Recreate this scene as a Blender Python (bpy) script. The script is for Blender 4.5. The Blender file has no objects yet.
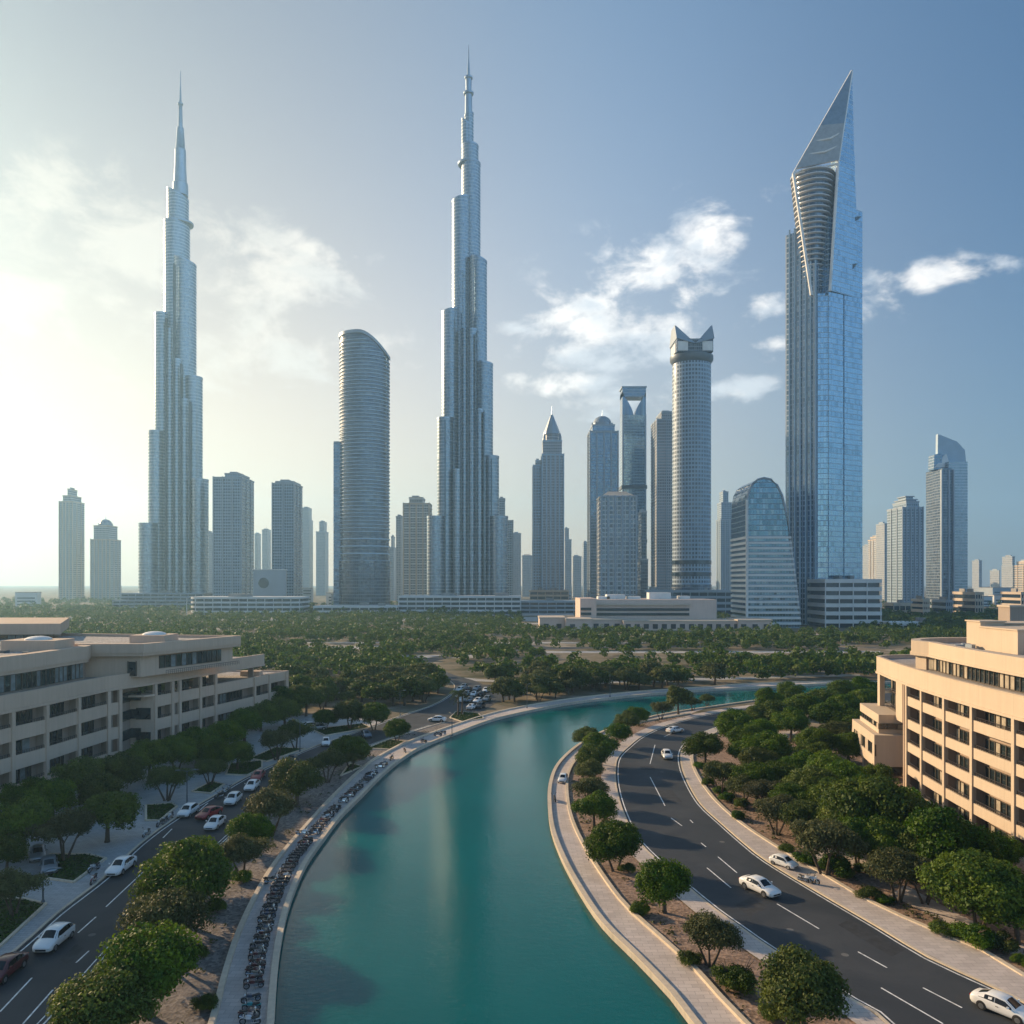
import bpy, bmesh, math, random
import numpy as np
from mathutils import Vector, Matrix
R = math.radians
S = bpy.context.scene
C = S.collection
rnd = random.Random(11)

# ------------------------------------------------------------------ camera, sky, sun, exposure
F, HOR, EYE = 800.0, 582.0, 35.0          # focal length in pixels, horizon row, eye height in metres
cam_d = bpy.data.cameras.new('camera')
cam_d.lens = 36.0 * F / 1024.0
cam_d.sensor_width = 36.0
cam_d.shift_y = (HOR - 512.0) / 1024.0
cam_d.clip_start, cam_d.clip_end = 0.5, 30000
cam = bpy.data.objects.new('camera', cam_d); C.objects.link(cam)
cam.location = (0, 0, EYE); cam.rotation_euler = (R(90), 0, 0)
S.camera = cam

SUN_EL, SUN_AZ = 19.0, -55.0              # azimuth from straight ahead, negative = to the left
sun_dir = Vector((math.sin(R(SUN_AZ)) * math.cos(R(SUN_EL)), math.cos(R(SUN_AZ)) * math.cos(R(SUN_EL)), math.sin(R(SUN_EL))))
sl = bpy.data.lights.new('sun', 'SUN'); sl.energy = 4.5; sl.angle = R(0.6); sl.color = (1.0, 0.73, 0.44)
so = bpy.data.objects.new('sun', sl); C.objects.link(so)
so.rotation_euler = sun_dir.to_track_quat('Z', 'Y').to_euler()
S.view_settings.view_transform = 'Standard'; S.view_settings.look = 'None'
S.view_settings.exposure = 1.0; S.view_settings.gamma = 1.0; S.view_settings.use_curve_mapping = False
S.cycles.use_denoising = True
S.cycles.max_bounces = 6; S.cycles.diffuse_bounces = 3; S.cycles.glossy_bounces = 3
S.cycles.transmission_bounces = 3; S.cycles.volume_bounces = 1; S.cycles.transparent_max_bounces = 4
S.cycles.sample_clamp_indirect = 4.0

class NT:
    """Small node-tree writer."""
    def __init__(s, tree): s.t = tree; s.t.nodes.clear()
    def n(s, typ, ins=None, **kw):
        o = s.t.nodes.new(typ)
        for k, v in kw.items(): setattr(o, k, v)
        for k, v in (ins or {}).items():
            if isinstance(v, bpy.types.NodeSocket): s.t.links.new(v, o.inputs[k])
            else: o.inputs[k].default_value = v
        return o
    def m(s, op, a, b=0.0, c=0.0, clamp=False):
        o = s.n('ShaderNodeMath', {0: a, 1: b, 2: c}, operation=op); o.use_clamp = clamp
        return o.outputs[0]
    def vm(s, op, a, b=(0, 0, 0)):
        o = s.n('ShaderNodeVectorMath', {0: a, 1: b}, operation=op)
        return o.outputs['Value'] if op in ('DOT_PRODUCT', 'LENGTH', 'DISTANCE') else o.outputs[0]
    def mix(s, fac, a, b):
        o = s.t.nodes.new('ShaderNodeMix'); o.data_type = 'RGBA'
        for i, v in ((0, fac), (6, a), (7, b)):
            if isinstance(v, bpy.types.NodeSocket): s.t.links.new(v, o.inputs[i])
            else: o.inputs[i].default_value = v if i == 0 else (*v[:3], 1)
        return o.outputs[2]
    def noise(s, vec, scale, detail=3.0, rough=0.5, dist=0.0):
        o = s.n('ShaderNodeTexNoise', {'Scale': scale, 'Detail': detail, 'Roughness': rough, 'Distortion': dist})
        if vec is not None: s.t.links.new(vec, o.inputs['Vector'])
        return o.outputs['Fac']
    def ss(s, x, lo, hi):
        o = s.n('ShaderNodeMapRange', {0: x, 1: lo, 2: hi, 3: 0.0, 4: 1.0}, interpolation_type='SMOOTHSTEP'); o.clamp = True
        return o.outputs[0]

def dir_at(px, py):
    v = Vector((px - 512.0, F, HOR - py)); return v.normalized()

def make_world():
    w = bpy.data.worlds.new('World'); S.world = w; w.use_nodes = True
    t = NT(w.node_tree)
    sky = t.n('ShaderNodeTexSky', sky_type='NISHITA', sun_disc=False, sun_elevation=R(SUN_EL), sun_rotation=R(SUN_AZ))
    sky.air_density = 1.0; sky.dust_density = 1.0; sky.ozone_density = 2.2; sky.altitude = 0
    d = t.n('ShaderNodeTexCoord').outputs['Generated']
    sd = t.vm('DOT_PRODUCT', d, tuple(sun_dir))
    el = t.m('MAXIMUM', t.n('ShaderNodeSeparateXYZ', {0: d}).outputs[2], 0.0)
    away = t.ss(sd, 0.85, -0.1)                               # deeper blue away from the sun
    skyc = t.mix(away, t.mix(t.ss(sd, 0.50, 0.82), (0.34, 0.72, 0.80), (0.50, 0.74, 0.77)), (0.0, 0.31, 0.50))
    skyc = t.mix(t.ss(sd, -0.05, -0.45), skyc, (0.85, 1.12, 1.22))      # sky opposite the sun brightened, added as fill for shaded sides
    glare = t.m('SUBTRACT', 1.0, t.m('MULTIPLY', t.ss(sd, 0.45, 1.0), 0.60))
    skyc = t.vm('MULTIPLY', t.n('ShaderNodeVectorMath', {0: sky.outputs[0], 'Scale': glare}, operation='SCALE').outputs[0], skyc)
    toward = t.ss(sd, 0.0, 0.95)
    low = t.m('MULTIPLY', t.m('EXPONENT', t.m('MULTIPLY', el, -3.7)), t.m('ADD', 0.78, t.m('MULTIPLY', toward, 0.16)))   # dusty air low over the horizon
    skyc = t.mix(low, skyc, t.mix(toward, t.mix(t.ss(sd, -0.5, 0.1), (2.5, 2.8, 3.0), (1.6, 1.45, 1.42)), (7.8, 4.5, 2.3)))  # opposite the sun the low band is lifted as added fill too
    skyc = t.mix(t.m('MULTIPLY', t.m('EXPONENT', t.m('MULTIPLY', el, -9.0)), t.m('MULTIPLY', toward, 0.9)), skyc, (4.4, 3.2, 1.9))   # warm band on the horizon below the sun
    # cloud banks: each an ellipse of directions on the sky, broken up by noise
    banks = [  # px, py, half width, half height, weight
        (640, 270, 95, 42, 1.0), (585, 330, 75, 50, 0.95), (650, 330, 60, 40, 0.95), (708, 226, 50, 36, 1.08), (925, 278, 88, 26, 1.0), (880, 295, 60, 26, .85),
        (765, 305, 40, 26, 0.9), (772, 346, 28, 14, 1.0), (560, 385, 90, 16, 0.95), (735, 388, 40, 14, 0.95), (765, 192, 36, 16, .8),
        (690, 296, 40, 18, 0.95), (120, 235, 150, 60, 1.0), (285, 270, 95, 48, 1.05), (20, 270, 130, 70, 1.0), (250, 350, 210, 50, .75), (620, 400, 80, 26, .7)]
    tot = None
    for px, py, a, b, wt in banks:
        c = dir_at(px, py); e1 = Vector((c.y, -c.x, 0)).normalized(); e2 = c.cross(e1).normalized()
        df = t.vm('SUBTRACT', d, tuple(c))
        k = F * math.hypot(math.hypot(px - 512, F), HOR - py) / F / F
        x = t.m('MULTIPLY', t.vm('DOT_PRODUCT', df, tuple(e1)), F * k / a)
        y = t.m('MULTIPLY', t.vm('DOT_PRODUCT', df, tuple(e2)), F * k / b)
        r2 = t.m('ADD', t.m('MULTIPLY', x, x), t.m('MULTIPLY', y, y))
        g = t.m('MULTIPLY', t.m('EXPONENT', t.m('MULTIPLY', r2, -1.1)), wt)
        tot = g if tot is None else t.m('MAXIMUM', tot, g)
    st = t.vm('MULTIPLY', d, (1.0, 1.0, 1.7))
    n1 = t.noise(st, 12.0, 10.0, 0.57, 0.35)
    n2 = t.noise(st, 38.0, 5.0, 0.6)
    n = t.m('ADD', t.m('MULTIPLY', n1, 1.2), t.m('SUBTRACT', t.m('MULTIPLY', n2, 0.3), 0.25))
    dens = t.ss(t.m('ADD', n, t.m('MULTIPLY', tot, 0.42)), 0.655, 0.97)
    dens = t.m('MULTIPLY', dens, t.ss(tot, 0.04, 0.35))
    up = t.n('ShaderNodeTexNoise', {'Vector': t.vm('ADD', st, (0.0, 0.0, -0.03)), 'Scale': 11.0, 'Detail': 6.0, 'Roughness': 0.55, 'Distortion': 0.5}).outputs['Fac']
    lit = t.ss(t.m('SUBTRACT', up, n1), -0.12, 0.10)
    near_sun = t.ss(t.vm('DOT_PRODUCT', d, tuple(sun_dir)), 0.55, 0.98)
    ccol = t.mix(lit, (4.2, 4.4, 4.6), (6.9, 6.5, 6.0))
    ccol = t.mix(near_sun, ccol, (5.0, 4.5, 3.7))
    col = t.mix(t.m('MULTIPLY', dens, t.m('SUBTRACT', 0.82, t.m('MULTIPLY', near_sun, 0.40))), skyc, ccol)
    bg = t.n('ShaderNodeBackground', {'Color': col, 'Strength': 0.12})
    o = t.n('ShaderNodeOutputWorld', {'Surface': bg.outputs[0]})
    w.cycles.sampling_method = 'MANUAL'; w.cycles.sample_map_resolution = 512
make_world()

# ------------------------------------------------------------------ helpers
def at(px, py, z=0.0):
    Y = F * (EYE - z) / (py - HOR)
    return Vector(((px - 512.0) * Y / F, Y, z))
def atl(pts, z=0.0): return [at(x, y, z).to_2d() for x, y in pts]

class MB:
    """Collects faces and links them as ONE mesh object."""
    def __init__(s): s.v = []; s.f = []; s.uv = []; s.mi = []; s.cur = 0
    def face(s, pts, uvs=None):
        b = len(s.v); s.v.extend(tuple(p) for p in pts); s.f.append(tuple(range(b, b + len(pts)))); s.mi.append(s.cur)
        s.uv.extend(uvs if uvs else [(p[0], p[1]) for p in pts])
    def box(s, c, size, rz=0.0):
        cx, cy, cz = c; hx, hy, hz = size[0] / 2, size[1] / 2, size[2] / 2
        ca, sa = math.cos(rz), math.sin(rz)
        q = [(cx + x * ca - y * sa, cy + x * sa + y * ca) for x, y in ((-hx, -hy), (hx, -hy), (hx, hy), (-hx, hy))]
        s.prism(q, cz - hz, cz + hz)
    def prism(s, poly, z0, z1, cap=True, bottom=True, z1s=None, u0=0.0):
        n = len(poly); u = u0
        zt = z1s if z1s else [z1] * n
        for i in range(n):
            a, b = poly[i], poly[(i + 1) % n]; j = (i + 1) % n
            l = math.hypot(b[0] - a[0], b[1] - a[1])
            s.face([(a[0], a[1], z0), (b[0], b[1], z0), (b[0], b[1], zt[j]), (a[0], a[1], zt[i])], [(u, z0), (u + l, z0), (u + l, zt[j]), (u, zt[i])])
            u += l
        if cap: s.face([(p[0], p[1], zt[i]) for i, p in enumerate(poly)])
        if bottom: s.face([(p[0], p[1], z0) for p in reversed(poly)])
    def loft(s, rings, cap0=True, cap1=True, closed=True, uvs=False):
        n = len(rings[0])
        for k in range(len(rings) - 1):
            a, b = rings[k], rings[k + 1]; u = 0.0
            for i in range(n if closed else n - 1):
                j = (i + 1) % n
                l = (Vector(a[j]) - Vector(a[i])).length
                s.face([a[i], a[j], b[j], b[i]], [(u, a[i][2]), (u + l, a[j][2]), (u + l, b[j][2]), (u, b[i][2])])
                u += l
        if cap0: s.face(list(reversed(rings[0])))
        if cap1: s.face(rings[-1])
    def tube(s, path, rad, sides=8):
        rings = []
        for i, p in enumerate(path):
            p = Vector(p)
            d = (Vector(path[min(i + 1, len(path) - 1)]) - Vector(path[max(i - 1, 0)])).normalized()
            a = d.orthogonal().normalized() if abs(d.z) < 0.99 else Vector((1, 0, 0)); b = d.cross(a).normalized()
            r = rad[i] if isinstance(rad, (list, tuple)) else rad
            rings.append([tuple(p + a * (math.cos(2 * math.pi * k / sides) * r) + b * (math.sin(2 * math.pi * k / sides) * r)) for k in range(sides)])
        s.loft(rings)
    def lathe(s, c, prof, sides=24, sx=1.0, sy=1.0):
        rings = [[(c[0] + r * sx * math.cos(2 * math.pi * k / sides), c[1] + r * sy * math.sin(2 * math.pi * k / sides), c[2] + z) for k in range(sides)] for r, z in prof]
        s.loft(rings)
    def ribbon(s, line, o0, o1, z0, z1, cap=True):
        """Upright band between two offsets of a polyline (offsets to its right-hand side)."""
        a, b = offset(line, o0), offset(line, o1); u = 0
        n = len(line)
        for i in range(n - 1):
            l = (Vector(b[i + 1]) - Vector(b[i])).length
            A0, A1, B0, B1 = a[i], a[i + 1], b[i], b[i + 1]
            s.face([(*B0, z0), (*B1, z0), (*B1, z1), (*B0, z1)], [(u, z0), (u + l, z0), (u + l, z1), (u, z1)])
            s.face([(*A1, z0), (*A0, z0), (*A0, z1), (*A1, z1)], [(u + l, z0), (u, z0), (u, z1), (u + l, z1)])
            s.face([(*A0, z1), (*B0, z1), (*B1, z1), (*A1, z1)]); s.face([(*B0, z0), (*A0, z0), (*A1, z0), (*B1, z0)])
            u += l
        for i in (0, n - 1):
            s.face([(*a[i], z0), (*b[i], z0), (*b[i], z1), (*a[i], z1)], [(0, z0), (1, z0), (1, z1), (0, z1)])
    def build(s, name, mat, parent=None, smooth=False, merge=True, angle=35):
        me = bpy.data.meshes.new(name)
        me.from_pydata(s.v, [], s.f)
        uv = me.uv_layers.new(name='UVMap'); uv.data.foreach_set('uv', np.array(s.uv, dtype=np.float32).ravel())
        for m in (mat if isinstance(mat, (list, tuple)) else [mat]): me.materials.append(m)
        if max(s.mi, default=0): me.polygons.foreach_set('material_index', s.mi)
        if merge:
            bm = bmesh.new(); bm.from_mesh(me)
            bmesh.ops.remove_doubles(bm, verts=bm.verts, dist=0.0008)
            bmesh.ops.recalc_face_normals(bm, faces=bm.faces)
            if smooth:
                for f in bm.faces: f.smooth = True
                for e in bm.edges:
                    if len(e.link_faces) == 2 and e.calc_face_angle(0) > R(angle): e.smooth = False
            bm.to_mesh(me); bm.free()
        o = bpy.data.objects.new(name, me); C.objects.link(o)
        if parent: o.parent = parent
        return o

def offset(line, d):
    """Polyline moved d to its right-hand side."""
    n = len(line); out = []
    for i in range(n):
        a, b = Vector(line[max(i - 1, 0)][:2]), Vector(line[min(i + 1, n - 1)][:2])
        p = Vector(line[i][:2])
        if 0 < i < n - 1:
            d1, d2 = (p - a).normalized(), (b - p).normalized()
            n1, n2 = Vector((d1.y, -d1.x)), Vector((d2.y, -d2.x))
            m = (n1 + n2).normalized(); k = 1.0 / max(0.45, m.dot(n1))
        else:
            t = (b - a).normalized(); m = Vector((t.y, -t.x)); k = 1
        out.append((p.x + m.x * d * k, p.y + m.y * d * k))
    return out

def smooth_line(pts, step=2.5):
    """Catmull-Rom through ground points, resampled."""
    P = [Vector(p[:2]) for p in pts]; P = [P[0] * 2 - P[1]] + P + [P[-1] * 2 - P[-2]]
    out = []
    for i in range(1, len(P) - 2):
        n = max(1, int((P[i + 1] - P[i]).length / step))
        for k in range(n):
            t = k / n
            out.append(0.5 * ((2 * P[i]) + (P[i + 1] - P[i - 1]) * t + (2 * P[i - 1] - 5 * P[i] + 4 * P[i + 1] - P[i + 2]) * t * t + (3 * P[i] - P[i - 1] - 3 * P[i + 1] + P[i + 2]) * t ** 3))
    out.append(P[-2]); return [(p.x, p.y) for p in out]

def inside(p, poly):
    x, y = p[0], p[1]; c = False; j = len(poly) - 1
    for i in range(len(poly)):
        xi, yi = poly[i][:2]; xj, yj = poly[j][:2]
        if (yi > y) != (yj > y) and x < (xj - xi) * (y - yi) / (yj - yi) + xi: c = not c
        j = i
    return c
def line_dist(p, line):
    p = Vector(p[:2]); best = 1e9
    for i in range(len(line) - 1):
        a, b = Vector(line[i][:2]), Vector(line[i + 1][:2]); ab = b - a
        t = max(0, min(1, (p - a).dot(ab) / max(1e-9, ab.length_squared)))
        best = min(best, (a + ab * t - p).length)
    return best

def tag(o, label=None, cat=None, group=None, kind=None):
    if label: o['label'] = label
    if cat: o['category'] = cat
    if group: o['group'] = group
    if kind: o['kind'] = kind
    return o
def thing(name, label, cat, loc=(0, 0, 0), rz=0.0, group=None):
    o = bpy.data.objects.new(name, None); C.objects.link(o); o.empty_display_size = 0.5
    o.location = loc; o.rotation_euler = (0, 0, rz)
    return tag(o, label, cat, group)
KIDS = {}
def copy_tree(root, loc=None, rz=None, scale=None, label=None, group=None):
    def rec(o, par):
        c = o.copy(); C.objects.link(c)
        if par: c.parent = par
        for k in kids(o): rec(k, c)
        return c
    r = rec(root, None)
    if loc is not None: r.location = loc
    if rz is not None: r.rotation_euler = (0, 0, rz)
    if scale is not None: r.scale = scale if isinstance(scale, (tuple, list)) else (scale,) * 3
    if label: r['label'] = label
    if group: r['group'] = group
    return r
def kids(o):
    if o.name not in KIDS: KIDS[o.name] = [k for k in bpy.data.objects if k.parent == o]
    return KIDS[o.name]

def struct(o): o['kind'] = 'structure'; return o
_ones = 'zeroth first second third fourth fifth sixth seventh eighth ninth tenth eleventh twelfth thirteenth fourteenth fifteenth sixteenth seventeenth eighteenth nineteenth'.split()
_tens = 'x x twent thirt fort fift sixt sevent eight ninet'.split()
def nth(n):
    if n < 20: return _ones[n]
    if n % 10 == 0: return _tens[n // 10] + 'ieth'
    return _tens[n // 10] + 'y-' + _ones[n % 10]

# ------------------------------------------------------------------ materials
def mat(name):
    m = bpy.data.materials.new(name); m.use_nodes = True
    return m, NT(m.node_tree)
def finish(t, bsdf): t.n('ShaderNodeOutputMaterial', {'Surface': bsdf.outputs[0]})

def plain(name, col, rough=0.6, metal=0.0, var=0.15, scale=0.6, bump=0.0, bscale=8.0, spec=0.5, coat=0.0):
    m, t = mat(name)
    g = t.n('ShaderNodeTexCoord').outputs['Object']
    f = t.noise(g, scale, 5.0, 0.6)
    c = t.mix(t.ss(f, 0.3, 0.7), [x * (1 - var) for x in col], [min(1, x * (1 + var)) for x in col])
    b = t.n('ShaderNodeBsdfPrincipled', {'Base Color': c, 'Roughness': rough, 'Metallic': metal, 'Specular IOR Level': spec})
    if coat: b.inputs['Coat Weight'].default_value = coat; b.inputs['Coat Roughness'].default_value = 0.05
    if bump:
        bp = t.n('ShaderNodeBump', {'Height': t.noise(g, bscale, 4.0, 0.6), 'Strength': bump, 'Distance': 0.05})
        t.t.links.new(bp.outputs[0], b.inputs['Normal'])
    finish(t, b); return m

def stone(name, col, rain=0.5, joint=None, rough=0.8):
    """Rendered wall: large stains, vertical rain streaks, fine grain, optional panel joints (w, h)."""
    m, t = mat(name)
    g = t.n('ShaderNodeTexCoord').outputs['Object']
    big = t.noise(g, 0.12, 4.0, 0.6); streak = t.noise(t.vm('MULTIPLY', g, (1.6, 1.6, 0.09)), 1.0, 4.0, 0.65); fine = t.noise(g, 14.0, 3.0, 0.6)
    f = t.m('ADD', t.m('MULTIPLY', big, 0.45), t.m('MULTIPLY', streak, 0.55))
    c = t.mix(t.ss(f, 0.32, 0.66), [x * (1 - 0.24 * rain) for x in col], [x * (1 + 0.10 * rain) for x in col])
    c = t.mix(t.m('MULTIPLY', t.ss(fine, 0.5, 0.8), 0.25), c, [x * 0.8 for x in col])
    if joint:
        uv = t.n('ShaderNodeSeparateXYZ', {0: t.n('ShaderNodeUVMap').outputs[0]})
        ju = t.m('LESS_THAN', t.m('FRACT', t.m('DIVIDE', uv.outputs[0], joint[0])), 0.03 / joint[0] * 1.2)
        c = t.mix(t.m('MULTIPLY', ju, 0.5), c, [x * 0.4 for x in col])
    bp = t.n('ShaderNodeBump', {'Height': fine, 'Strength': 0.15, 'Distance': 0.02})
    b = t.n('ShaderNodeBsdfPrincipled', {'Base Color': c, 'Roughness': rough, 'Normal': bp.outputs[0], 'Specular IOR Level': 0.25})
    finish(t, b); return m

def facade(name, glass, frame, fh=4.0, bw=2.0, sp=0.3, mu=0.12, metal=0.55, rough=0.12, blind=0.25, frough=0.5, fmetal=0.0, wob=0.07):
    """Curtain wall from real-size UVs: floor bands, mullions, panes that differ a little from one another."""
    m, t = mat(name)
    uv = t.n('ShaderNodeSeparateXYZ', {0: t.n('ShaderNodeUVMap').outputs[0]})
    u, v = t.m('DIVIDE', uv.outputs[0], bw), t.m('DIVIDE', uv.outputs[1], fh)
    fr = t.m('MAXIMUM', t.m('LESS_THAN', t.m('FRACT', v), sp), t.m('LESS_THAN', t.m('FRACT', u), mu))
    cell = t.n('ShaderNodeCombineXYZ', {0: t.m('FLOOR', u), 1: t.m('FLOOR', v), 2: 0.0}).outputs[0]
    wn = t.n('ShaderNodeTexWhiteNoise', {'Vector': cell}, noise_dimensions='3D')
    r = wn.outputs['Value']
    gc = t.mix(t.m('MULTIPLY', t.ss(r, 0.55, 1.0), blind), glass, [min(1, x * 0.35 + 0.35) for x in glass])
    gc = t.mix(t.m('MULTIPLY', t.ss(r, 0.35, 0.0), 0.5), gc, [x * 0.45 for x in glass])
    obj = t.n('ShaderNodeTexCoord').outputs['Object']
    dirt = t.noise(t.vm('MULTIPLY', obj, (0.05, 0.05, 0.02)), 1.0, 4.0, 0.6)
    fc = t.mix(dirt, [x * 0.8 for x in frame], [min(1, x * 1.15) for x in frame])
    c = t.mix(fr, gc, fc)
    notfr = t.m('SUBTRACT', 1.0, fr)
    tilt = t.vm('MULTIPLY', t.vm('SUBTRACT', wn.outputs['Color'], (0.5, 0.5, 0.5)), (wob, wob, wob))
    geo = t.n('ShaderNodeNewGeometry')
    nn = t.vm('NORMALIZE', t.vm('ADD', geo.outputs['Normal'], t.n('ShaderNodeVectorMath', {0: tilt, 'Scale': notfr}, operation='SCALE').outputs[0]))
    b = t.n('ShaderNodeBsdfPrincipled', {'Base Color': c, 'Normal': nn})
    t.t.links.new(t.m('ADD', t.m('MULTIPLY', notfr, rough - frough), frough), b.inputs['Roughness'])
    t.t.links.new(t.m('ADD', t.m('MULTIPLY', notfr, metal - fmetal), fmetal), b.inputs['Metallic'])
    finish(t, b); return m

def leaf_mat(name, dark, light, trans=0.33):
    m, t = mat(name)
    tc = t.n('ShaderNodeTexCoord').outputs['Object']; oi = t.n('ShaderNodeObjectInfo').outputs['Random']
    n = t.noise(tc, 1.6, 3.0, 0.6); n2 = t.noise(tc, 14.0, 2.0, 0.5)
    f = t.m('ADD', t.m('MULTIPLY', n, 0.6), t.m('MULTIPLY', n2, 0.4))
    c = t.mix(t.ss(f, 0.35, 0.66), dark, light)
    h = t.n('ShaderNodeHueSaturation', {'Hue': t.m('ADD', 0.475, t.m('MULTIPLY', oi, 0.045)), 'Saturation': t.m('ADD', 0.95, t.m('MULTIPLY', oi, 0.35)), 'Value': t.m('ADD', 0.75, t.m('MULTIPLY', t.m('FRACT', t.m('MULTIPLY', oi, 7.3)), 0.55)), 'Color': c}).outputs[0]
    b = t.n('ShaderNodeBsdfPrincipled', {'Base Color': h, 'Roughness': 0.6, 'Specular IOR Level': 0.25})
    tr = t.n('ShaderNodeBsdfTranslucent', {'Color': h})
    mx = t.n('ShaderNodeMixShader', {0: trans, 1: b.outputs[0], 2: tr.outputs[0]})
    t.n('ShaderNodeOutputMaterial', {'Surface': mx.outputs[0]}); return m

def ground_mat():
    m, t = mat('dry_ground')
    g = t.n('ShaderNodeTexCoord').outputs['Object']
    a = t.noise(g, 0.018, 5.0, 0.6, 0.6); b_ = t.noise(g, 0.13, 4.0, 0.6); c_ = t.noise(g, 2.5, 4.0, 0.6)
    f = t.m('ADD', t.m('MULTIPLY', a, 0.55), t.m('MULTIPLY', b_, 0.45))
    c = t.mix(t.ss(f, 0.36, 0.52), (0.07, 0.075, 0.04), (0.20, 0.165, 0.115))
    c = t.mix(t.ss(f, 0.52, 0.62), c, (0.34, 0.29, 0.23))
    c = t.mix(t.m('MULTIPLY', t.ss(c_, 0.45, 0.75), 0.35), c, (0.09, 0.08, 0.06))
    bp = t.n('ShaderNodeBump', {'Height': c_, 'Strength': 0.3, 'Distance': 0.1})
    finish(t, t.n('ShaderNodeBsdfPrincipled', {'Base Color': c, 'Roughness': 0.95, 'Normal': bp.outputs[0], 'Specular IOR Level': 0.1})); return m

def gravel_mat(name, col):
    m, t = mat(name)
    g = t.n('ShaderNodeTexCoord').outputs['Object']
    vo = t.n('ShaderNodeTexVoronoi', {'Vector': g, 'Scale': 3.2}); n = t.noise(g, 0.25, 4.0, 0.6); nf = t.noise(g, 6.0, 3.0, 0.7)
    sc = t.n('ShaderNodeSeparateColor', {0: vo.outputs['Color']}).outputs[0]
    c = t.mix(sc, [x * 0.55 for x in col], [x * 1.35 for x in col]); c = t.mix(t.m('MULTIPLY', t.ss(n, 0.4, 0.7), 0.45), c, [x * 0.55 for x in col])
    c = t.mix(t.m('MULTIPLY', t.ss(nf, 0.55, 0.75), 0.4), c, (0.05, 0.045, 0.03))
    bp = t.n('ShaderNodeBump', {'Height': vo.outputs['Distance'], 'Strength': 0.5, 'Distance': 0.08})
    finish(t, t.n('ShaderNodeBsdfPrincipled', {'Base Color': c, 'Roughness': 0.95, 'Normal': bp.outputs[0], 'Specular IOR Level': 0.15})); return m

def paving_mat(name, col, bw=0.9, bh=0.45, joint=0.5):
    m, t = mat(name)
    g = t.n('ShaderNodeTexCoord').outputs['Object']
    br = t.n('ShaderNodeTexBrick', {'Vector': g, 'Scale': 1.0, 'Mortar Size': 0.02, 'Brick Width': bw, 'Row Height': bh, 'Color1': (*[x * 0.9 for x in col], 1), 'Color2': (*[x * 1.1 for x in col], 1), 'Mortar': (*[x * joint for x in col], 1)})
    n = t.noise(g, 0.22, 5.0, 0.65); n2 = t.noise(g, 5.0, 3.0, 0.6)
    c = t.mix(t.m('MULTIPLY', t.ss(n, 0.42, 0.72), 0.5), br.outputs[0], [x * 0.62 for x in col])
    c = t.mix(t.m('MULTIPLY', t.ss(n2, 0.5, 0.8), 0.25), c, [x * 0.6 for x in col])
    finish(t, t.n('ShaderNodeBsdfPrincipled', {'Base Color': c, 'Roughness': 0.8, 'Specular IOR Level': 0.3})); return m

def asphalt_mat():
    m, t = mat('asphalt')
    g = t.n('ShaderNodeTexCoord').outputs['Object']
    n = t.noise(g, 0.10, 5.0, 0.6, 0.8); n2 = t.noise(g, 9.0, 3.0, 0.7); n3 = t.noise(g, 0.8, 3.0, 0.6)
    c = t.mix(t.ss(n, 0.35, 0.7), (0.028, 0.034, 0.042), (0.050, 0.054, 0.060))
    c = t.mix(t.m('MULTIPLY', t.ss(n2, 0.5, 0.8), 0.4), c, (0.085, 0.083, 0.08)); c = t.mix(t.m('MULTIPLY', t.ss(n3, 0.55, 0.75), 0.3), c, (0.026, 0.029, 0.034))
    bp = t.n('ShaderNodeBump', {'Height': n2, 'Strength': 0.2, 'Distance': 0.02})
    finish(t, t.n('ShaderNodeBsdfPrincipled', {'Base Color': c, 'Roughness': 0.72, 'Normal': bp.outputs[0], 'Specular IOR Level': 0.35})); return m

def water_mat():
    m, t = mat('canal_water')
    g = t.n('ShaderNodeTexCoord').outputs['Object']
    w1 = t.noise(t.vm('MULTIPLY', g, (0.9, 1.5, 1.0)), 1.3, 3.0, 0.55, 0.4); w2 = t.noise(g, 0.18, 3.0, 0.5); w3 = t.noise(t.vm('MULTIPLY', g, (1.0, 1.4, 1.0)), 4.5, 2.0, 0.5)
    h = t.m('ADD', t.m('ADD', t.m('MULTIPLY', w1, 0.6), t.m('MULTIPLY', w2, 0.8)), t.m('MULTIPLY', w3, 0.2))
    bp = t.n('ShaderNodeBump', {'Height': h, 'Strength': 0.28, 'Distance': 0.12})
    c = t.mix(t.noise(g, 0.035, 3.0, 0.5), (0.0, 0.082, 0.088), (0.0, 0.138, 0.138))
    finish(t, t.n('ShaderNodeBsdfPrincipled', {'Base Color': c, 'Roughness': 0.06, 'Specular IOR Level': 0.27, 'IOR': 1.33, 'Subsurface Weight': 0.9, 'Subsurface Radius': (1.0, 5.0, 5.0), 'Subsurface Scale': 3.0, 'Normal': bp.outputs[0]})); return m

M = {}
M['ground'] = ground_mat(); M['gravel'] = gravel_mat('brown_gravel', (0.30, 0.21, 0.16)); M['gravel_grey'] = gravel_mat('grey_gravel', (0.22, 0.19, 0.17))
M['paving'] = paving_mat('pale_paving', (0.42, 0.41, 0.40)); M['promenade'] = paving_mat('promenade_paving', (0.52, 0.45, 0.41), 1.2, 0.6, 0.6)
M['asphalt'] = asphalt_mat(); M['water'] = water_mat()
M['line'] = plain('road_paint', (0.72, 0.72, 0.70), 0.6, var=0.25, scale=1.5)
M['kerb'] = stone('kerb_stone', (0.60, 0.50, 0.38), 0.7); M['kerb_dark'] = plain('dark_kerb_stone', (0.12, 0.12, 0.12), 0.9)  # the dark grey one serves the manhole covers
M['wall_stone'] = stone('canal_wall_stone', (0.50, 0.44, 0.36), 0.9)
M['soil'] = plain('bed_soil', (0.035, 0.045, 0.02), 0.95, var=0.4, scale=1.2)
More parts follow.
